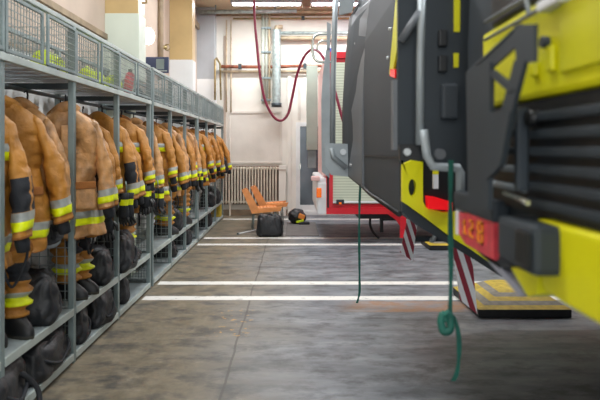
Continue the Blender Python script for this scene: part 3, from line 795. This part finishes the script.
# ------------------------------------------------------------------ trucks
def body_loft(m, levels, far, near, right, mt):
    """levels: (z, front x, far-front x, dz at far end)"""
    rings = []
    for (z, xf, xff, dz) in levels:
        q = min(xf + .0, right)
        rings.append([Vector((xff, far, z + dz)), Vector((xff + (xf - xff) * .25, far - (far - near) * .12, z + dz * .6)), Vector((xf, far - (far - near) * .36, z)), Vector((xf, near + .03, z)), Vector((xf + .03, near, z)), Vector((right, near, z)), Vector((right, far, z))])
    m.loft(rings, mt, smooth=False)
def wheel(parent, x, y, r=.55, w=.36):
    g = MB(); rr = [(0, r * .72), (.03, r * .97), (.06, r), (w - .06, r), (w - .03, r * .97), (w, r * .72)]
    g.loft([[Vector((x + q * math.cos(2 * PI * j / 32), y + a - w / 2, r + q * math.sin(2 * PI * j / 32))) for j in range(32)] for a, q in rr], 'rubber')
    wo = g.build('wheel', parent)
    MB().cyl((x, y - w / 2 - .01, r), (x, y + w / 2 + .01, r), r * .5, 'steel', 24).build('hub', wo)

# middle truck ---------------------------------------------------
FB, NB = 5.25, 2.86
tB = empty('fire_truck', 'grey fronted fire truck in the middle, with a slanted lower edge and lime corner', 'truck', (0, 0, 0), group='fire trucks')
lv = [(.50, 1.76, 1.76, .0), (.62, 1.52, 1.52, 0), (.90, .99, .96, .01), (.95, .84, .80, .02), (1.02, .70, .67, .06), (1.155, .505, .43, .10), (1.5, .50, .42, .05), (1.9, .50, .425, 0), (2.23, .51, .45, 0), (2.5, .54, .475, 0), (2.75, .60, .56, 0), (3.1, .78, .76, 0), (3.2, 1.0, 1.0, 0)]
m = MB(); body_loft(m, lv, FB, NB, 7.2, 'truck_grey'); m.build('body', tB)
# pale far corner strip of the front
m = MB()
A_ = [P(343.2, 172, Y=5.28), P(343, 110, Y=5.28), P(346, 60, Y=5.28), P(350, 18, Y=5.28), P(360, 0, Y=5.28), P(366, -8, Y=5.28)]
B_ = [P(363.5, 186, Y=4.36), P(364, 110, Y=4.36), P(366, 60, Y=4.36), P(369, 20, Y=4.36), P(372, 0, Y=4.36), P(374, -10, Y=4.36)]
rings = [[a + Vector((0, 0, 0)), b_ + Vector((-.012, 0, 0)), b_ + Vector((.08, 0, 0)), a + Vector((.12, 0, 0))] for a, b_ in zip(A_, B_)]
m.loft(rings, 'truck_grey_light', smooth=False).build('corner_panel', tB)
m = MB(); rings = [[a + Vector((-.006, .02, 0)), a + Vector((.02, -.24, 0)), a + Vector((.05, -.2, 0)), a + Vector((.05, .02, 0))] for a in A_]
m.loft(rings, 'truck_black', smooth=False).build('door_seal', tB)
for (x, y) in ((355, 140), (356, 95), (357, 44), (352, 165)):
    p = P(x, y, Y=4.85); p.x -= .02
    MB().cyl(p, p + Vector((.05, 0, 0)), .012, 'bolt', 10).build('bolt', tB)
for (x, y) in ((390, 29), (388, 58)):
    p = P(x, y, X=.5); MB().cyl(p + Vector((-.008, 0, 0)), p + Vector((.03, 0, 0)), .008, 'bolt', 10).build('bolt', tB)
# lower black lip under front edge
m = MB(); m.tube([(.44, 5.22, 1.245), (.49, 4.5, 1.19), (.50, 4.0, 1.155), (.505, 2.9, 1.14)], .014, 'truck_black', 8).build('lower_lip', tB)
# lime stripe tapering down with red foot
m = MB(); pts = [P(391.0, 74, X=.497), P(391.5, 68, X=.497), P(398.5, -10, X=.497), P(410, -10, X=.497), P(395.5, 68, X=.497), P(395, 76, X=.497)]
m.prism(pts, (-.01, 0, 0), 'truck_lime').build('lime_stripe', tB)
m = MB(); m.prism([P(390.8, 76, X=.485), P(391.2, 69, X=.485), P(396.5, 69, X=.485), P(396, 78, X=.485)], (-.006, 0, 0), 'lamp_red').build('red_reflector', tB)
m = MB(); m.prism([P(363, 183, X=.5) , P(364, 182, X=.5), P(398, 178, X=.5), P(398, 179, X=.5)][:0] or [P(364, 156, X=.498), P(364, 155, X=.498), P(398, 157, X=.498), P(398, 158, X=.498)], (-.002, 0, 0), 'truck_black').build('panel_gap', tB)
# near side with lime corner piece, oval opening and lamp
ys = NB - .01
def S(x, y): return P(x, y, Y=ys)
m = MB(); b = bmesh.new()
outer = [S(401, 160), S(401, 200), S(413, 209), S(446, 234), S(470, 249), S(488, 262), S(520, 284), S(540, 284), S(540, 217), S(463, 211), S(440, 211), S(423, 207), S(421, 162)]
cx, cy, rx, ry = 410.5, 187, 3.8, 8.5
hole = [S(cx + rx * math.cos(2 * PI * k / 16), cy + ry * math.sin(2 * PI * k / 16)) for k in range(16)]
# upper block with real oval hole : ring of quads between hole and rectangle
rect = []
x0, x1, y0, y1 = 401, 421, 160, 201
for k in range(16):
    if k % 4 == 2:
        rect.append(S(x1 if k in (2, 14) else x0, y1 if k in (2, 6) else y0)); continue
    c, s_ = math.cos(2 * PI * k / 16), math.sin(2 * PI * k / 16); q = min((x1 - cx) / abs(c) if c > 1e-6 else ((cx - x0) / abs(c) if c < -1e-6 else 1e9), (y1 - cy) / abs(s_) if s_ > 1e-6 else ((cy - y0) / abs(s_) if s_ < -1e-6 else 1e9))
    rect.append(S(cx + c * q, cy + s_ * q))
d = Vector((0, -.045, 0)); mi = m.mi('truck_lime')
R1 = [m.bm.verts.new(p) for p in rect]; H1 = [m.bm.verts.new(p) for p in hole]; R2 = [m.bm.verts.new(p + d) for p in rect]; H2 = [m.bm.verts.new(p + d) for p in hole]
for k in range(16):
    l = (k + 1) % 16
    for q in ((R1[k], R1[l], H1[l], H1[k]), (R2[k], H2[k], H2[l], R2[l]), (R1[k], R2[k], R2[l], R1[l]), (H1[k], H1[l], H2[l], H2[k])): f = m.bm.faces.new(q); f.material_index = mi
m.prism([S(421, 201), S(421, 215), S(446, 234), S(470, 249), S(488, 262), S(520, 284), S(560, 284), S(560, 217), S(463, 211), S(440, 211), S(424, 207)], (0, -.05, 0), 'truck_lime')
m.prism([S(401, 201), S(402, 201.5), S(421, 215), S(421, 201)], (0, -.045, 0), 'truck_lime')
m.build('lime_corner', tB)
m = MB(); m.prism([S(401, 201.5), S(401, 211), S(413, 223), S(440, 239), S(470, 257), S(500, 276), S(500, 268), S(446, 235)], (0, -.03, 0), 'truck_grey').build('underrun_edge', tB)
m = MB(); m.prism([S(422, 158), S(422, 207), S(500, 207), S(500, 158)], (0, -.02, 0), 'truck_black').build('lamp_recess', tB)
m = MB(); m.prism([S(424, 195), S(425, 207.5), S(449, 209), S(449, 201), S(432, 196)], (0, -.07, 0), 'lamp_red').build('tail_lamp', tB)
m = MB(); m.prism([S(431.5, 174), S(431.5, 188), S(436, 188), S(436, 174)], (0, -.05, 0), 'white_plastic').prism([S(431.5, 170), S(431.5, 174), S(436, 174), S(436, 170)], (0, -.05, 0), 'truck_lime').build('marker_lamp', tB)
for (x, yy) in ((3.3, NB + .35), (3.3, FB - .35), (6.0, NB + .35), (6.0, FB - .35)): wheel(tB, x, yy)
# hook, axle bar
MB().tube(bez([P(431, 222, Y=3.6), P(434, 226, Y=3.6), P(435, 234, Y=3.6), P(433, 240, Y=3.6), P(430, 240, Y=3.6)], 6), .014, 'bar_grey', 8).build('tow_hook', tB)
m = MB(); a = P(412, 238.5, Y=4.9); m.box(a.x, 3.2, 4.86, 4.94, a.z - .02, a.z + .02, 'truck_dark', .005).box(1.2, 1.26, 4.86, 4.94, a.z, .8, 'truck_dark').build('cross_member', tB)
def board(parent, x, y, ztop, zbot, w, lean, lab=None):
    m = MB(); L_ = ztop - zbot
    a = Vector((x - w / 2 - lean, y, ztop)); b_ = Vector((x + w / 2 - lean * .8, y, ztop)); c = Vector((x + w / 2 + lean * .2, y, zbot)); d_ = Vector((x - w / 2 + lean * .3, y, zbot + w * .8))
    m.prism([a, b_, c, d_], (0, .015, 0), 'hatch'); return m.build('striped_board', parent)
board(tB, .945, 3.3, 1.04, .545, .098, .045)
board(tB, .915, 4.85, .98, .545, .09, -.06)

def bracket(parent, pts_scale, o_x, Yd, mt):
    """folding rail bracket at far corner; measured around its big bolt"""
    pass
# rails + hinge bracket on far corner of the middle truck
YB = 5.32
def Q(x, y, dy=0): return P(x, y, Y=YB) + Vector((0, dy, 0))
m = MB(); m.tube([Q(336, -6), Q(334.5, 30), Q(333, 80), Q(332.5, 150)], .026, 'bar_grey', 10)
m.build('inner_rail', tB)
m = MB(); m.prism([Q(323, 75), Q(321.5, 100), Q(322, 172), Q(329.5, 178), Q(330, 100), Q(330, 48), Q(326, 50)], (0, .05, 0), 'bar_grey').build('outer_rail', tB)
m = MB(); m.prism([Q(327, 22), Q(327, 50), Q(330, 50), Q(331, 24)], (0, .03, 0), 'bar_grey').build('rail_tip', tB)
m = MB(); m.prism([Q(340, -8), Q(339, 15), Q(352, 12), Q(357, -8)], (0, .03, 0), 'bar_grey').build('gusset', tB)
def Q2(x, y, dy=0): return P(x, y, Y=5.0) + Vector((0, dy, 0))
m = MB(); m.prism([Q2(325, 143), Q2(325, 165), Q2(331, 175), Q2(351, 177), Q2(351.5, 144)], (0, .03, 0), 'bar_grey')
m.build('hinge_plate', tB)
MB().tube([Q2(331, 148, -.02), Q2(333, 157, -.02), Q2(346, 168, -.02)], .022, 'bar_grey', 10).build('hinge_arm', tB)
p = Q2(343, 152, -.02); MB().cyl(p, p + Vector((0, .04, 0)), .026, 'bolt', 14).build('hinge_bolt', tB)
MB().tube(bez([P(331, 34, Y=5.5), P(320, 34, Y=5.5), P(314, 37, Y=5.5), P(312.5, 44, Y=5.5), P(312.5, 52, Y=5.5), P(315, 59, Y=5.5), P(320, 62, Y=5.5), P(331, 62, Y=5.5)], 6), .013, 'chrome', 10).build('grab_handle', tB)
MB().tube(bez([P(331, 41, Y=5.5), P(322, 41, Y=5.5), P(318, 44, Y=5.5), P(317, 50, Y=5.5), P(318, 55, Y=5.5), P(331, 57, Y=5.5)][:4], 6), .009, 'chrome', 8).build('grab_handle', tB)

# near truck ------------------------------------------------------
FA, NA = 1.84, -.6
tA = empty('fire_truck', 'nearest lime and dark grey fire truck filling the right side', 'truck', group='fire trucks')
lv = [(.50, 1.72, 1.72, 0), (.70, 1.38, 1.38, 0), (.92, .98, .98, 0), (1.172, .53, .53, 0), (1.3, .53, .53, 0), (1.56, .53, .53, 0), (1.78, .53, .53, 0), (2.23, .55, .55, 0), (2.5, .57, .57, 0), (2.75, .65, .65, 0), (3.1, .8, .8, 0), (3.2, 1.0, 1.0, 0)]
m = MB(); body_loft(m, lv, FA, NA, 7.2, 'truck_dark'); m.build('body', tA)
XA = .5
def F(x, y, X=XA): return P(x, y, X=X)
for (x, yy) in ((3.3, -.25), (3.3, 1.45), (6.0, -.25), (6.0, 1.45)): wheel(tA, x, yy)
# lime bonnet band
m = MB(); m.box(.505, .56, NA, 1.62, 1.565, 1.765, 'truck_lime', .012).build('lime_band', tA)
m = MB(); m.box(.497, .508, NA, 1.13, 1.60, 1.73, 'lime_shade', .004).build('band_recess', tA)  # recess drawn as a panel, its shade put into the darker lime
MB().box(.495, .506, 1.16, 1.19, 1.61, 1.66, 'truck_lime', .004).build('latch_pad', tA); MB().box(.495, .506, 1.24, 1.27, 1.61, 1.64, 'truck_lime', .004).build('latch_pad', tA)
m = MB(); p = F(557, 3); m.box(.48, .52, p.y - .05, p.y + .05, p.z - .008, p.z + .012, 'white_plastic', .004).build('marker_lamp', tA)
# black roof box and tubes above band
m = MB(); m.box(.515, .56, NA, 1.58, 1.775, 2.3, 'truck_black', .01).build('windscreen', tA)
for k, (a, b_) in enumerate((((485, 22), (522, 0)), ((485, 40), (528, 16)))):
    MB().tube([F(*a, X=.49), F(*b_, X=.49), F(b_[0] + 60, b_[1] - 36 * 60 / 60, X=.49)], .0045, 'truck_grey_light', 8).build('guard_rail', tA)
MB().tube([F(529, 16, X=.49), F(525, -14, X=.49)], .006, 'bar_grey', 8).build('guard_rail', tA)
# lower grille louvres
for k in range(6):
    z = 1.335 + k * .036
    m = MB(); m.box(.498, .535, NA, 1.30, z, z + .019, 'truck_dark', .005, ).build('louvre', tA)
m = MB(); m.box(.512, .53, NA, 1.62, 1.32, 1.56, 'truck_black').build('grille_back', tA)
for k in range(4):
    z = 1.37 + k * .042
    MB().tube([(.502, 1.31, z), (.502, 1.57, z)], .008, 'bar_grey' if k < 2 else 'truck_dark', 8).build('grille_bar', tA)
a = F(520, 108, X=.485); b_ = F(523, 192, X=.485)
MB().box(.475, .50, a.y - .012, a.y + .012, b_.z, a.z, 'truck_dark', .005).build('grille_post', tA)
MB().tube([F(505, 193, X=.49), F(520, 199, X=.48), F(528, 203, X=.475)], .006, 'chrome', 8).build('lever', tA)
# plate
YP = (1.79, 1.485)
m = MB(); m.prism([(.49, 1.80, 1.268), (.49, 1.478, 1.290), (.49, 1.478, 1.184), (.49, 1.73, 1.184), (.49, 1.80, 1.206)], (.02, 0, 0), 'plate_red'); pl = m.build('number_plate', tA)
MB().box(.484, .492, 1.795, 1.812, 1.20, 1.272, 'white_plastic', .002).build('plate_edge', pl)
def glyph(lines, y, z, s):
    g = MB()
    for (a, b_, c, d_) in lines:   # across/up coordinates, across grows towards the camera
        g.box(.4855, .4895, min(y - a * s, y - c * s) - .004, max(y - a * s, y - c * s) + .004, min(z + b_ * s, z + d_ * s) - .003, max(z + b_ * s, z + d_ * s) + .003, 'plate_gold')
    return g.build('plate_digit', pl)
glyph([(.5, 0, .5, 1), (.25, .8, .5, .8), (.2, 0, .8, 0)], 1.745, 1.215, .036)
glyph([(0, 1, .6, 1), (.6, .5, .6, 1), (0, .5, .6, .5), (0, 0, 0, .5), (0, 0, .6, 0)], 1.675, 1.215, .042)
glyph([(0, 1, .7, 1), (.7, 0, .7, 1), (0, .5, .7, .5), (0, 0, 0, 1), (0, 0, .7, 0)], 1.60, 1.212, .052)
# dark lip around plate
m = MB(); m.box(.485, .53, 1.47, 1.84, 1.275, 1.33, 'truck_dark', .01).build('plate_hood', tA)
m = MB(); m.box(.445, .53, 1.12, 1.325, 1.218, 1.312, 'truck_dark', .014).build('bumper_buffer', tA)
m = MB(); m.box(.438, .446, 1.13, 1.20, 1.23, 1.30, 'truck_black', .006).build('buffer_pad', tA)
m = MB(); m.prism([(.495, 1.24, 1.315), (.495, NA, 1.335), (.495, NA, 1.17), (.495, 1.12, 1.17), (.495, 1.2, 1.175)], (.05, 0, 0), 'truck_lime'); o = m.build('lime_bumper', tA)
bv = o.modifiers.new('bevel', 'BEVEL'); bv.width = .01; bv.segments = 3
m = MB(); m.prism([F(510, 266), F(528, 297), F(536, 294), F(538, 276)], (.04, 0, 0), 'truck_lime').build('bumper_tip', tA)
m = MB(); m.prism([F(484, 257), F(492, 258), F(524, 294), F(519, 296)], (.03, 0, 0), 'lilac_strip').build('lower_strip', tA)
m = MB(); m.prism([F(462, 236), F(500, 258), F(514, 268), F(500, 268), F(484, 258)], (.02, 0, 0), 'truck_dark').build('lower_strip', tA)
# far corner structure: dark pillar block, rails, hinge
YC = 2.0
def G(x, y, dy=0): return P(x, y, Y=YC) + Vector((0, dy, 0))
m = MB(); m.prism([G(421, -20), G(421, 135), G(427, 166), G(452, 166), G(461, 172), G(461, 208), G(510, 212), G(510, -20)], (0, -.03, 0), 'truck_dark'); m.build('corner_pillar', tA)
m = MB(); m.prism([G(400, -20, .04), G(400, 146, .04), G(424, 146, .04), G(424, 0, .04), G(420, 0, .04)], (0, .02, 0), 'truck_dark').build('rail_shield', tA)
m = MB(); m.prism([G(395.5, 78, .05), G(395.5, 150, .05), G(400, 150, .05), G(401, 78, .05)], (0, .04, 0), 'truck_grey_light').build('outer_rail', tA)
m = MB(); m.tube([G(420, -15, -.03), G(418.5, 60, -.03), G(418, 145, -.03)], .0135, 'bar_grey', 10).build('inner_rail', tA)
m = MB(); m.tube([G(400, 42, -.02), G(418, 14, -.03)], .0135, 'truck_grey_light', 10).build('rail_brace', tA)
m = MB(); m.prism([G(400, 144, .0), G(400, 160, .0), G(422, 160, .0), G(422, 144, .0)], (0, .03, 0), 'truck_black').build('hinge_plate', tA)
p = G(407, 152, -.01); MB().cyl(p, p + Vector((0, .03, 0)), .012, 'bolt', 14).build('hinge_bolt', tA)
p = G(437, 154, -.05); MB().cyl(p, p + Vector((0, .04, 0)), .018, 'truck_grey_light', 14).build('hinge_bolt', tA)
MB().tube([G(421, 130, -.04), G(424, 155, -.04), G(430, 166, -.04), G(455, 167.5, -.04), G(457, 172, -.04), G(457, 212, -.04)], .0145, 'bar_grey', 10).build('hinge_arm', tA)
m = MB(); m.prism([G(451, -20, -.035), G(451, 34, -.035), G(456.5, 34, -.035), G(457, -20, -.035)], (0, -.006, 0), 'truck_lime').prism([G(450.5, 55, -.035), G(450.5, 69, -.035), G(455, 69, -.035), G(455.5, 55, -.035)], (0, -.006, 0), 'truck_lime').build('lime_strip', tA)
for (ya_, yb_) in ((49, 33), (74, 58)): MB().box(G(435, 0).x, G(443, 0).x, 1.94, 1.965, G(0, ya_).z, G(0, yb_).z, 'truck_black', .004).build('vent', tA)
m = MB(); m.box(G(437, 0).x, G(452, 0).x, 1.92, 1.965, G(0, 120).z, G(0, 86).z, 'truck_grey', .008).build('latch_box', tA)
# triangular support frame
def T(x, y, X=.44): return P(x, y, X=X)
m = MB()
m.prism([T(466, 82, 0.4385), T(472, 74, 0.4385), T(521, 25, 0.4385), T(534, 25, 0.4385), T(534, 63, 0.4385), T(523, 63, 0.4385), T(524, 38, 0.4385), T(478, 84, 0.4385)][:0] or [T(466, 74, 0.4385), T(520, 24, 0.4385), T(523, 40, 0.4385), T(474, 84, 0.4385)], (0.0062, 0, 0), 'truck_dark')
m.prism([T(514, 25, 0.4370), T(534, 24, 0.4370), T(534, 62, 0.4370), T(516, 64, 0.4370)], (0.0074, 0, 0), 'truck_dark')
m.prism([T(514, 60, 0.4355), T(525, 60, 0.4355), T(510, 118, 0.4355), T(499, 118, 0.4355)], (0.0086, 0, 0), 'truck_dark')
m.prism([T(488, 74, 0.4340), T(492, 70, 0.4340), T(514, 88, 0.4340), T(509, 93, 0.4340)], (0.0098, 0, 0), 'truck_dark')
m.prism([T(466, 74, 0.4325), T(474, 66, 0.4325), T(490, 62, 0.4325), T(488, 210, 0.4325), T(468, 208, 0.4325)], (0.0110, 0, 0), 'truck_dark')
m.prism([T(486, 112, 0.4310), T(512, 112, 0.4310), T(506, 180, 0.4310), T(512, 196, 0.4310), T(486, 196, 0.4310)][:0] or [T(486, 112, 0.4310), T(510, 112, 0.4310), T(500, 165, 0.4310), T(486, 180, 0.4310)], (0.0122, 0, 0), 'truck_dark')
m.build('support_frame', tA)
MB().tube([T(468, 73), T(520, 25)], .004, 'truck_grey', 8).build('support_rod', tA)
p = F(541, 42, .49); MB().cyl(p, p + Vector((.03, 0, 0)), .012, 'truck_grey', 12).build('knob', tA)
p = F(527, 118, .485); MB().cyl(p, p + Vector((.03, 0, 0)), .016, 'truck_black', 12).build('knob', tA)

# far red truck --------------------------------------------------
YR = 9.2
tC = empty('fire_truck', 'red and white fire truck with pale roller shutter beyond the grey one', 'truck', group='fire trucks')
def K(x, y, Y=YR): return P(x, y, Y=Y)
bz, tz = K(0, 214).z, K(0, 52).z
m = MB(); m.box(.49, 7.2, YR + .03, 11.6, bz + .02, tz, 'truck_red', .02).build('body', tC)
m = MB(); m.box(.56, 2.05, YR - .0, YR + .04, bz + .16, tz - .16, 'shutter').build('roller_shutter', tC)
for x0 in (2.2, 4.5): MB().box(x0, x0 + 2.15, YR - .0, YR + .04, bz + .1, tz - .16, 'shutter').build('roller_shutter', tC)  # unseen shutters, added to cut red bounce onto the floor
MB().box(1.0, 7.0, YR + .2, 11.4, bz - .1, bz + .03, 'truck_black', .01).build('chassis', tC)  # black underside plate, added to keep red reflection off the floor
m = MB(); m.box(.56, 2.05, YR - .015, YR, bz + .17, bz + .20, 'white_plastic', .004).build('shutter_rail', tC)
p = K(340, 202); m = MB(); m.box(p.x - .06, p.x + .06, YR - .04, YR - .015, p.z - .03, p.z + .04, 'truck_dark', .008).build('shutter_handle', tC)
MB().box(p.x - .02, p.x + .02, YR - .05, YR - .04, p.z - .03, p.z, 'lamp_orange', .004).build('shutter_light', tC)
m = MB(); frame(m, .48, 2.12, bz, tz, .10, YR - .02, YR + .05, 'truck_red'); m.build('red_frame', tC)
m = MB(); m.box(.49, .52, YR - .03, YR - .01, bz + .1, tz - .1, 'truck_black').build('door_gap', tC)
m = MB(); a = K(400, 212); m.box(K(400, 0).x, K(406, 0).x, YR - .02, YR + .05, K(0, 238).z, bz, 'truck_red', .006).prism([K(386, 213), K(400, 213), K(400, 226), K(396, 220)], (0, .05, 0), 'truck_red').build('mud_guard', tC)
m = MB(); m.box(.335, .49, YR + .05, 11.55, K(0, 214).z, K(0, 178).z, 'white_plastic', .03).build('bumper', tC)
m = MB(); m.box(.44, .485, YR + .1, 11.5, K(0, 178).z, tz - .1, 'truck_pink', .03).build('cab_front', tC)
m = MB(); m.box(K(318, 0).x, .49, YR + .0, YR + .06, K(0, 214).z, K(0, 183).z, 'white_plastic', .01).build('corner_trim', tC)
m = MB(); m.box(K(316.5, 0).x, K(321.5, 0).x, YR - .03, YR + .05, K(0, 197.5).z, K(0, 188).z, 'lamp_orange', .012).build('indicator', tC)
m = MB(); m.box(K(311.5, 0).x, K(320, 0).x, YR + .02, YR + .3, K(0, 181).z, K(0, 177).z, 'truck_pink', .01).build('step', tC)
m = MB(); m.box(.52, .66, YR + .2, YR + .5, tz, tz + .1, 'blue_light', .03).build('beacon', tC)
m = MB(); m.tube(bez([K(371, 214, 9.6), K(370, 224, 9.6), K(373, 232, 9.6), K(379, 238, 9.6)], 6), .02, 'rubber', 8).build('under_hose', tC)
m = MB(); a = K(381, 214, 9.6); m.box(a.x, a.x + .3, 9.5, 9.8, K(0, 220, 9.6).z, bz + .05, 'truck_black', .02).box(a.x - .02, a.x + .03, 9.55, 9.62, K(0, 232, 9.6).z, bz + .05, 'truck_black').build('under_box', tC)
for (x, yy) in ((3.2, YR + .3), (3.2, 11.3), (6.0, YR + .3), (6.0, 11.3)): wheel(tC, x, yy, .48)

# straps hanging from the trucks
t = empty('green_strap', 'thin green strap hanging below the middle truck', 'strap', tuple(P(359.5, 188, Y=4.6)), group='green straps')
o_ = P(359.5, 188, Y=4.6)
m = MB(); pts = [P(360.5, 180, Y=4.6), P(359.5, 205, Y=4.6), P(359.2, 240, Y=4.6), P(359.5, 275, Y=4.6), P(359.5, 292, Y=4.6), P(357, 303, Y=4.6)]
pts = bez(pts, 6)
rings = [[p - o_ + Vector((-w_, -.003, 0)), p - o_ + Vector((w_, -.003, 0)), p - o_ + Vector((w_, .003, 0)), p - o_ + Vector((-w_, .003, 0))] for p, w_ in [(p, .006 + .003 * abs(math.sin(i * .35))) for i, p in enumerate(pts)]]
m.loft(rings, 'strap_green', smooth=False).build('webbing', t)
YS = 1.93
t = empty('green_strap', 'green strap with a knotted roll hanging below the nearest truck', 'strap', tuple(P(450, 210, Y=YS)), group='green straps')
o_ = P(450, 210, Y=YS)
pts = bez([P(451, 160, Y=YS), P(450.5, 190, Y=YS), P(450.5, 230, Y=YS), P(451, 270, Y=YS), P(450, 315, Y=YS)], 6)
def ribbon(pts, w):
    m = MB()
    rings = [[p - o_ + Vector((-w_, -.002, 0)), p - o_ + Vector((w_, -.002, 0)), p - o_ + Vector((w_, .002, 0)), p - o_ + Vector((-w_, .002, 0))] for p, w_ in zip(pts, [w * (.6 + .4 * abs(math.cos(i * .23))) for i in range(len(pts))])]
    return m.loft(rings, 'strap_green', smooth=False)
ribbon(pts, .0085).build('webbing', t)
p = P(445.5, 322, Y=YS) - o_
m = MB(); pr = []
m.tube(bez([p + Vector((.0, 0, .03)), p + Vector((.014, .0, .015)), p + Vector((.012, -.01, -.02)), p + Vector((-.008, -.012, -.028)), p + Vector((-.014, 0, .0)), p + Vector((-.004, .01, .022)), p + Vector((.002, .0, .0))], 6), .013, 'strap_green', 8).build('knot', t)
ribbon(bez([P(449, 313, Y=YS), P(455, 319, Y=YS), P(458.5, 335, Y=YS), P(459, 355, Y=YS), P(457, 372, Y=YS), P(453, 381, Y=YS)], 6), .008).build('tail', t)

# ------------------------------------------------------------------ striped wheel ramps
def ramp_block(lb, x0, y0, x1, y1, h):
    t = empty('wheel_ramp', lb, 'ramp', (x0, y0, 0), group='striped wheel ramps')
    W, D = x1 - x0, y1 - y0
    MB().box(0, W, 0, D, 0, .07, 'kerb_black', .005).build('ramp_base', t)
    m = MB(); mats = ['kerb_yellow', 'kerb_grey', 'kerb_yellow', 'kerb_grey', 'kerb_yellow']; n = 5; prev = None
    ins = .5; vs = []
    for i in range(n + 1):
        q = i / n; z = .07 + (h - .07) * q; k = ins * q
        vs.append([Vector((k * .7, k * .75, z)), Vector((W - k * .3, k * .75, z)), Vector((W - k * .3, D - k * .2, z)), Vector((k * .7, D - k * .2, z))])
    m.loft(vs, mats, smooth=False).build('striped_slope', t)
    return t
ramp_block('black and yellow striped wheel ramp on the floor under the nearest truck corner', 1.58, 5.16, 2.38, 6.0, .165)
ramp_block('farther black and yellow striped wheel ramp beyond the middle truck', 1.92, 8.55, 3.1, 9.15, .17)
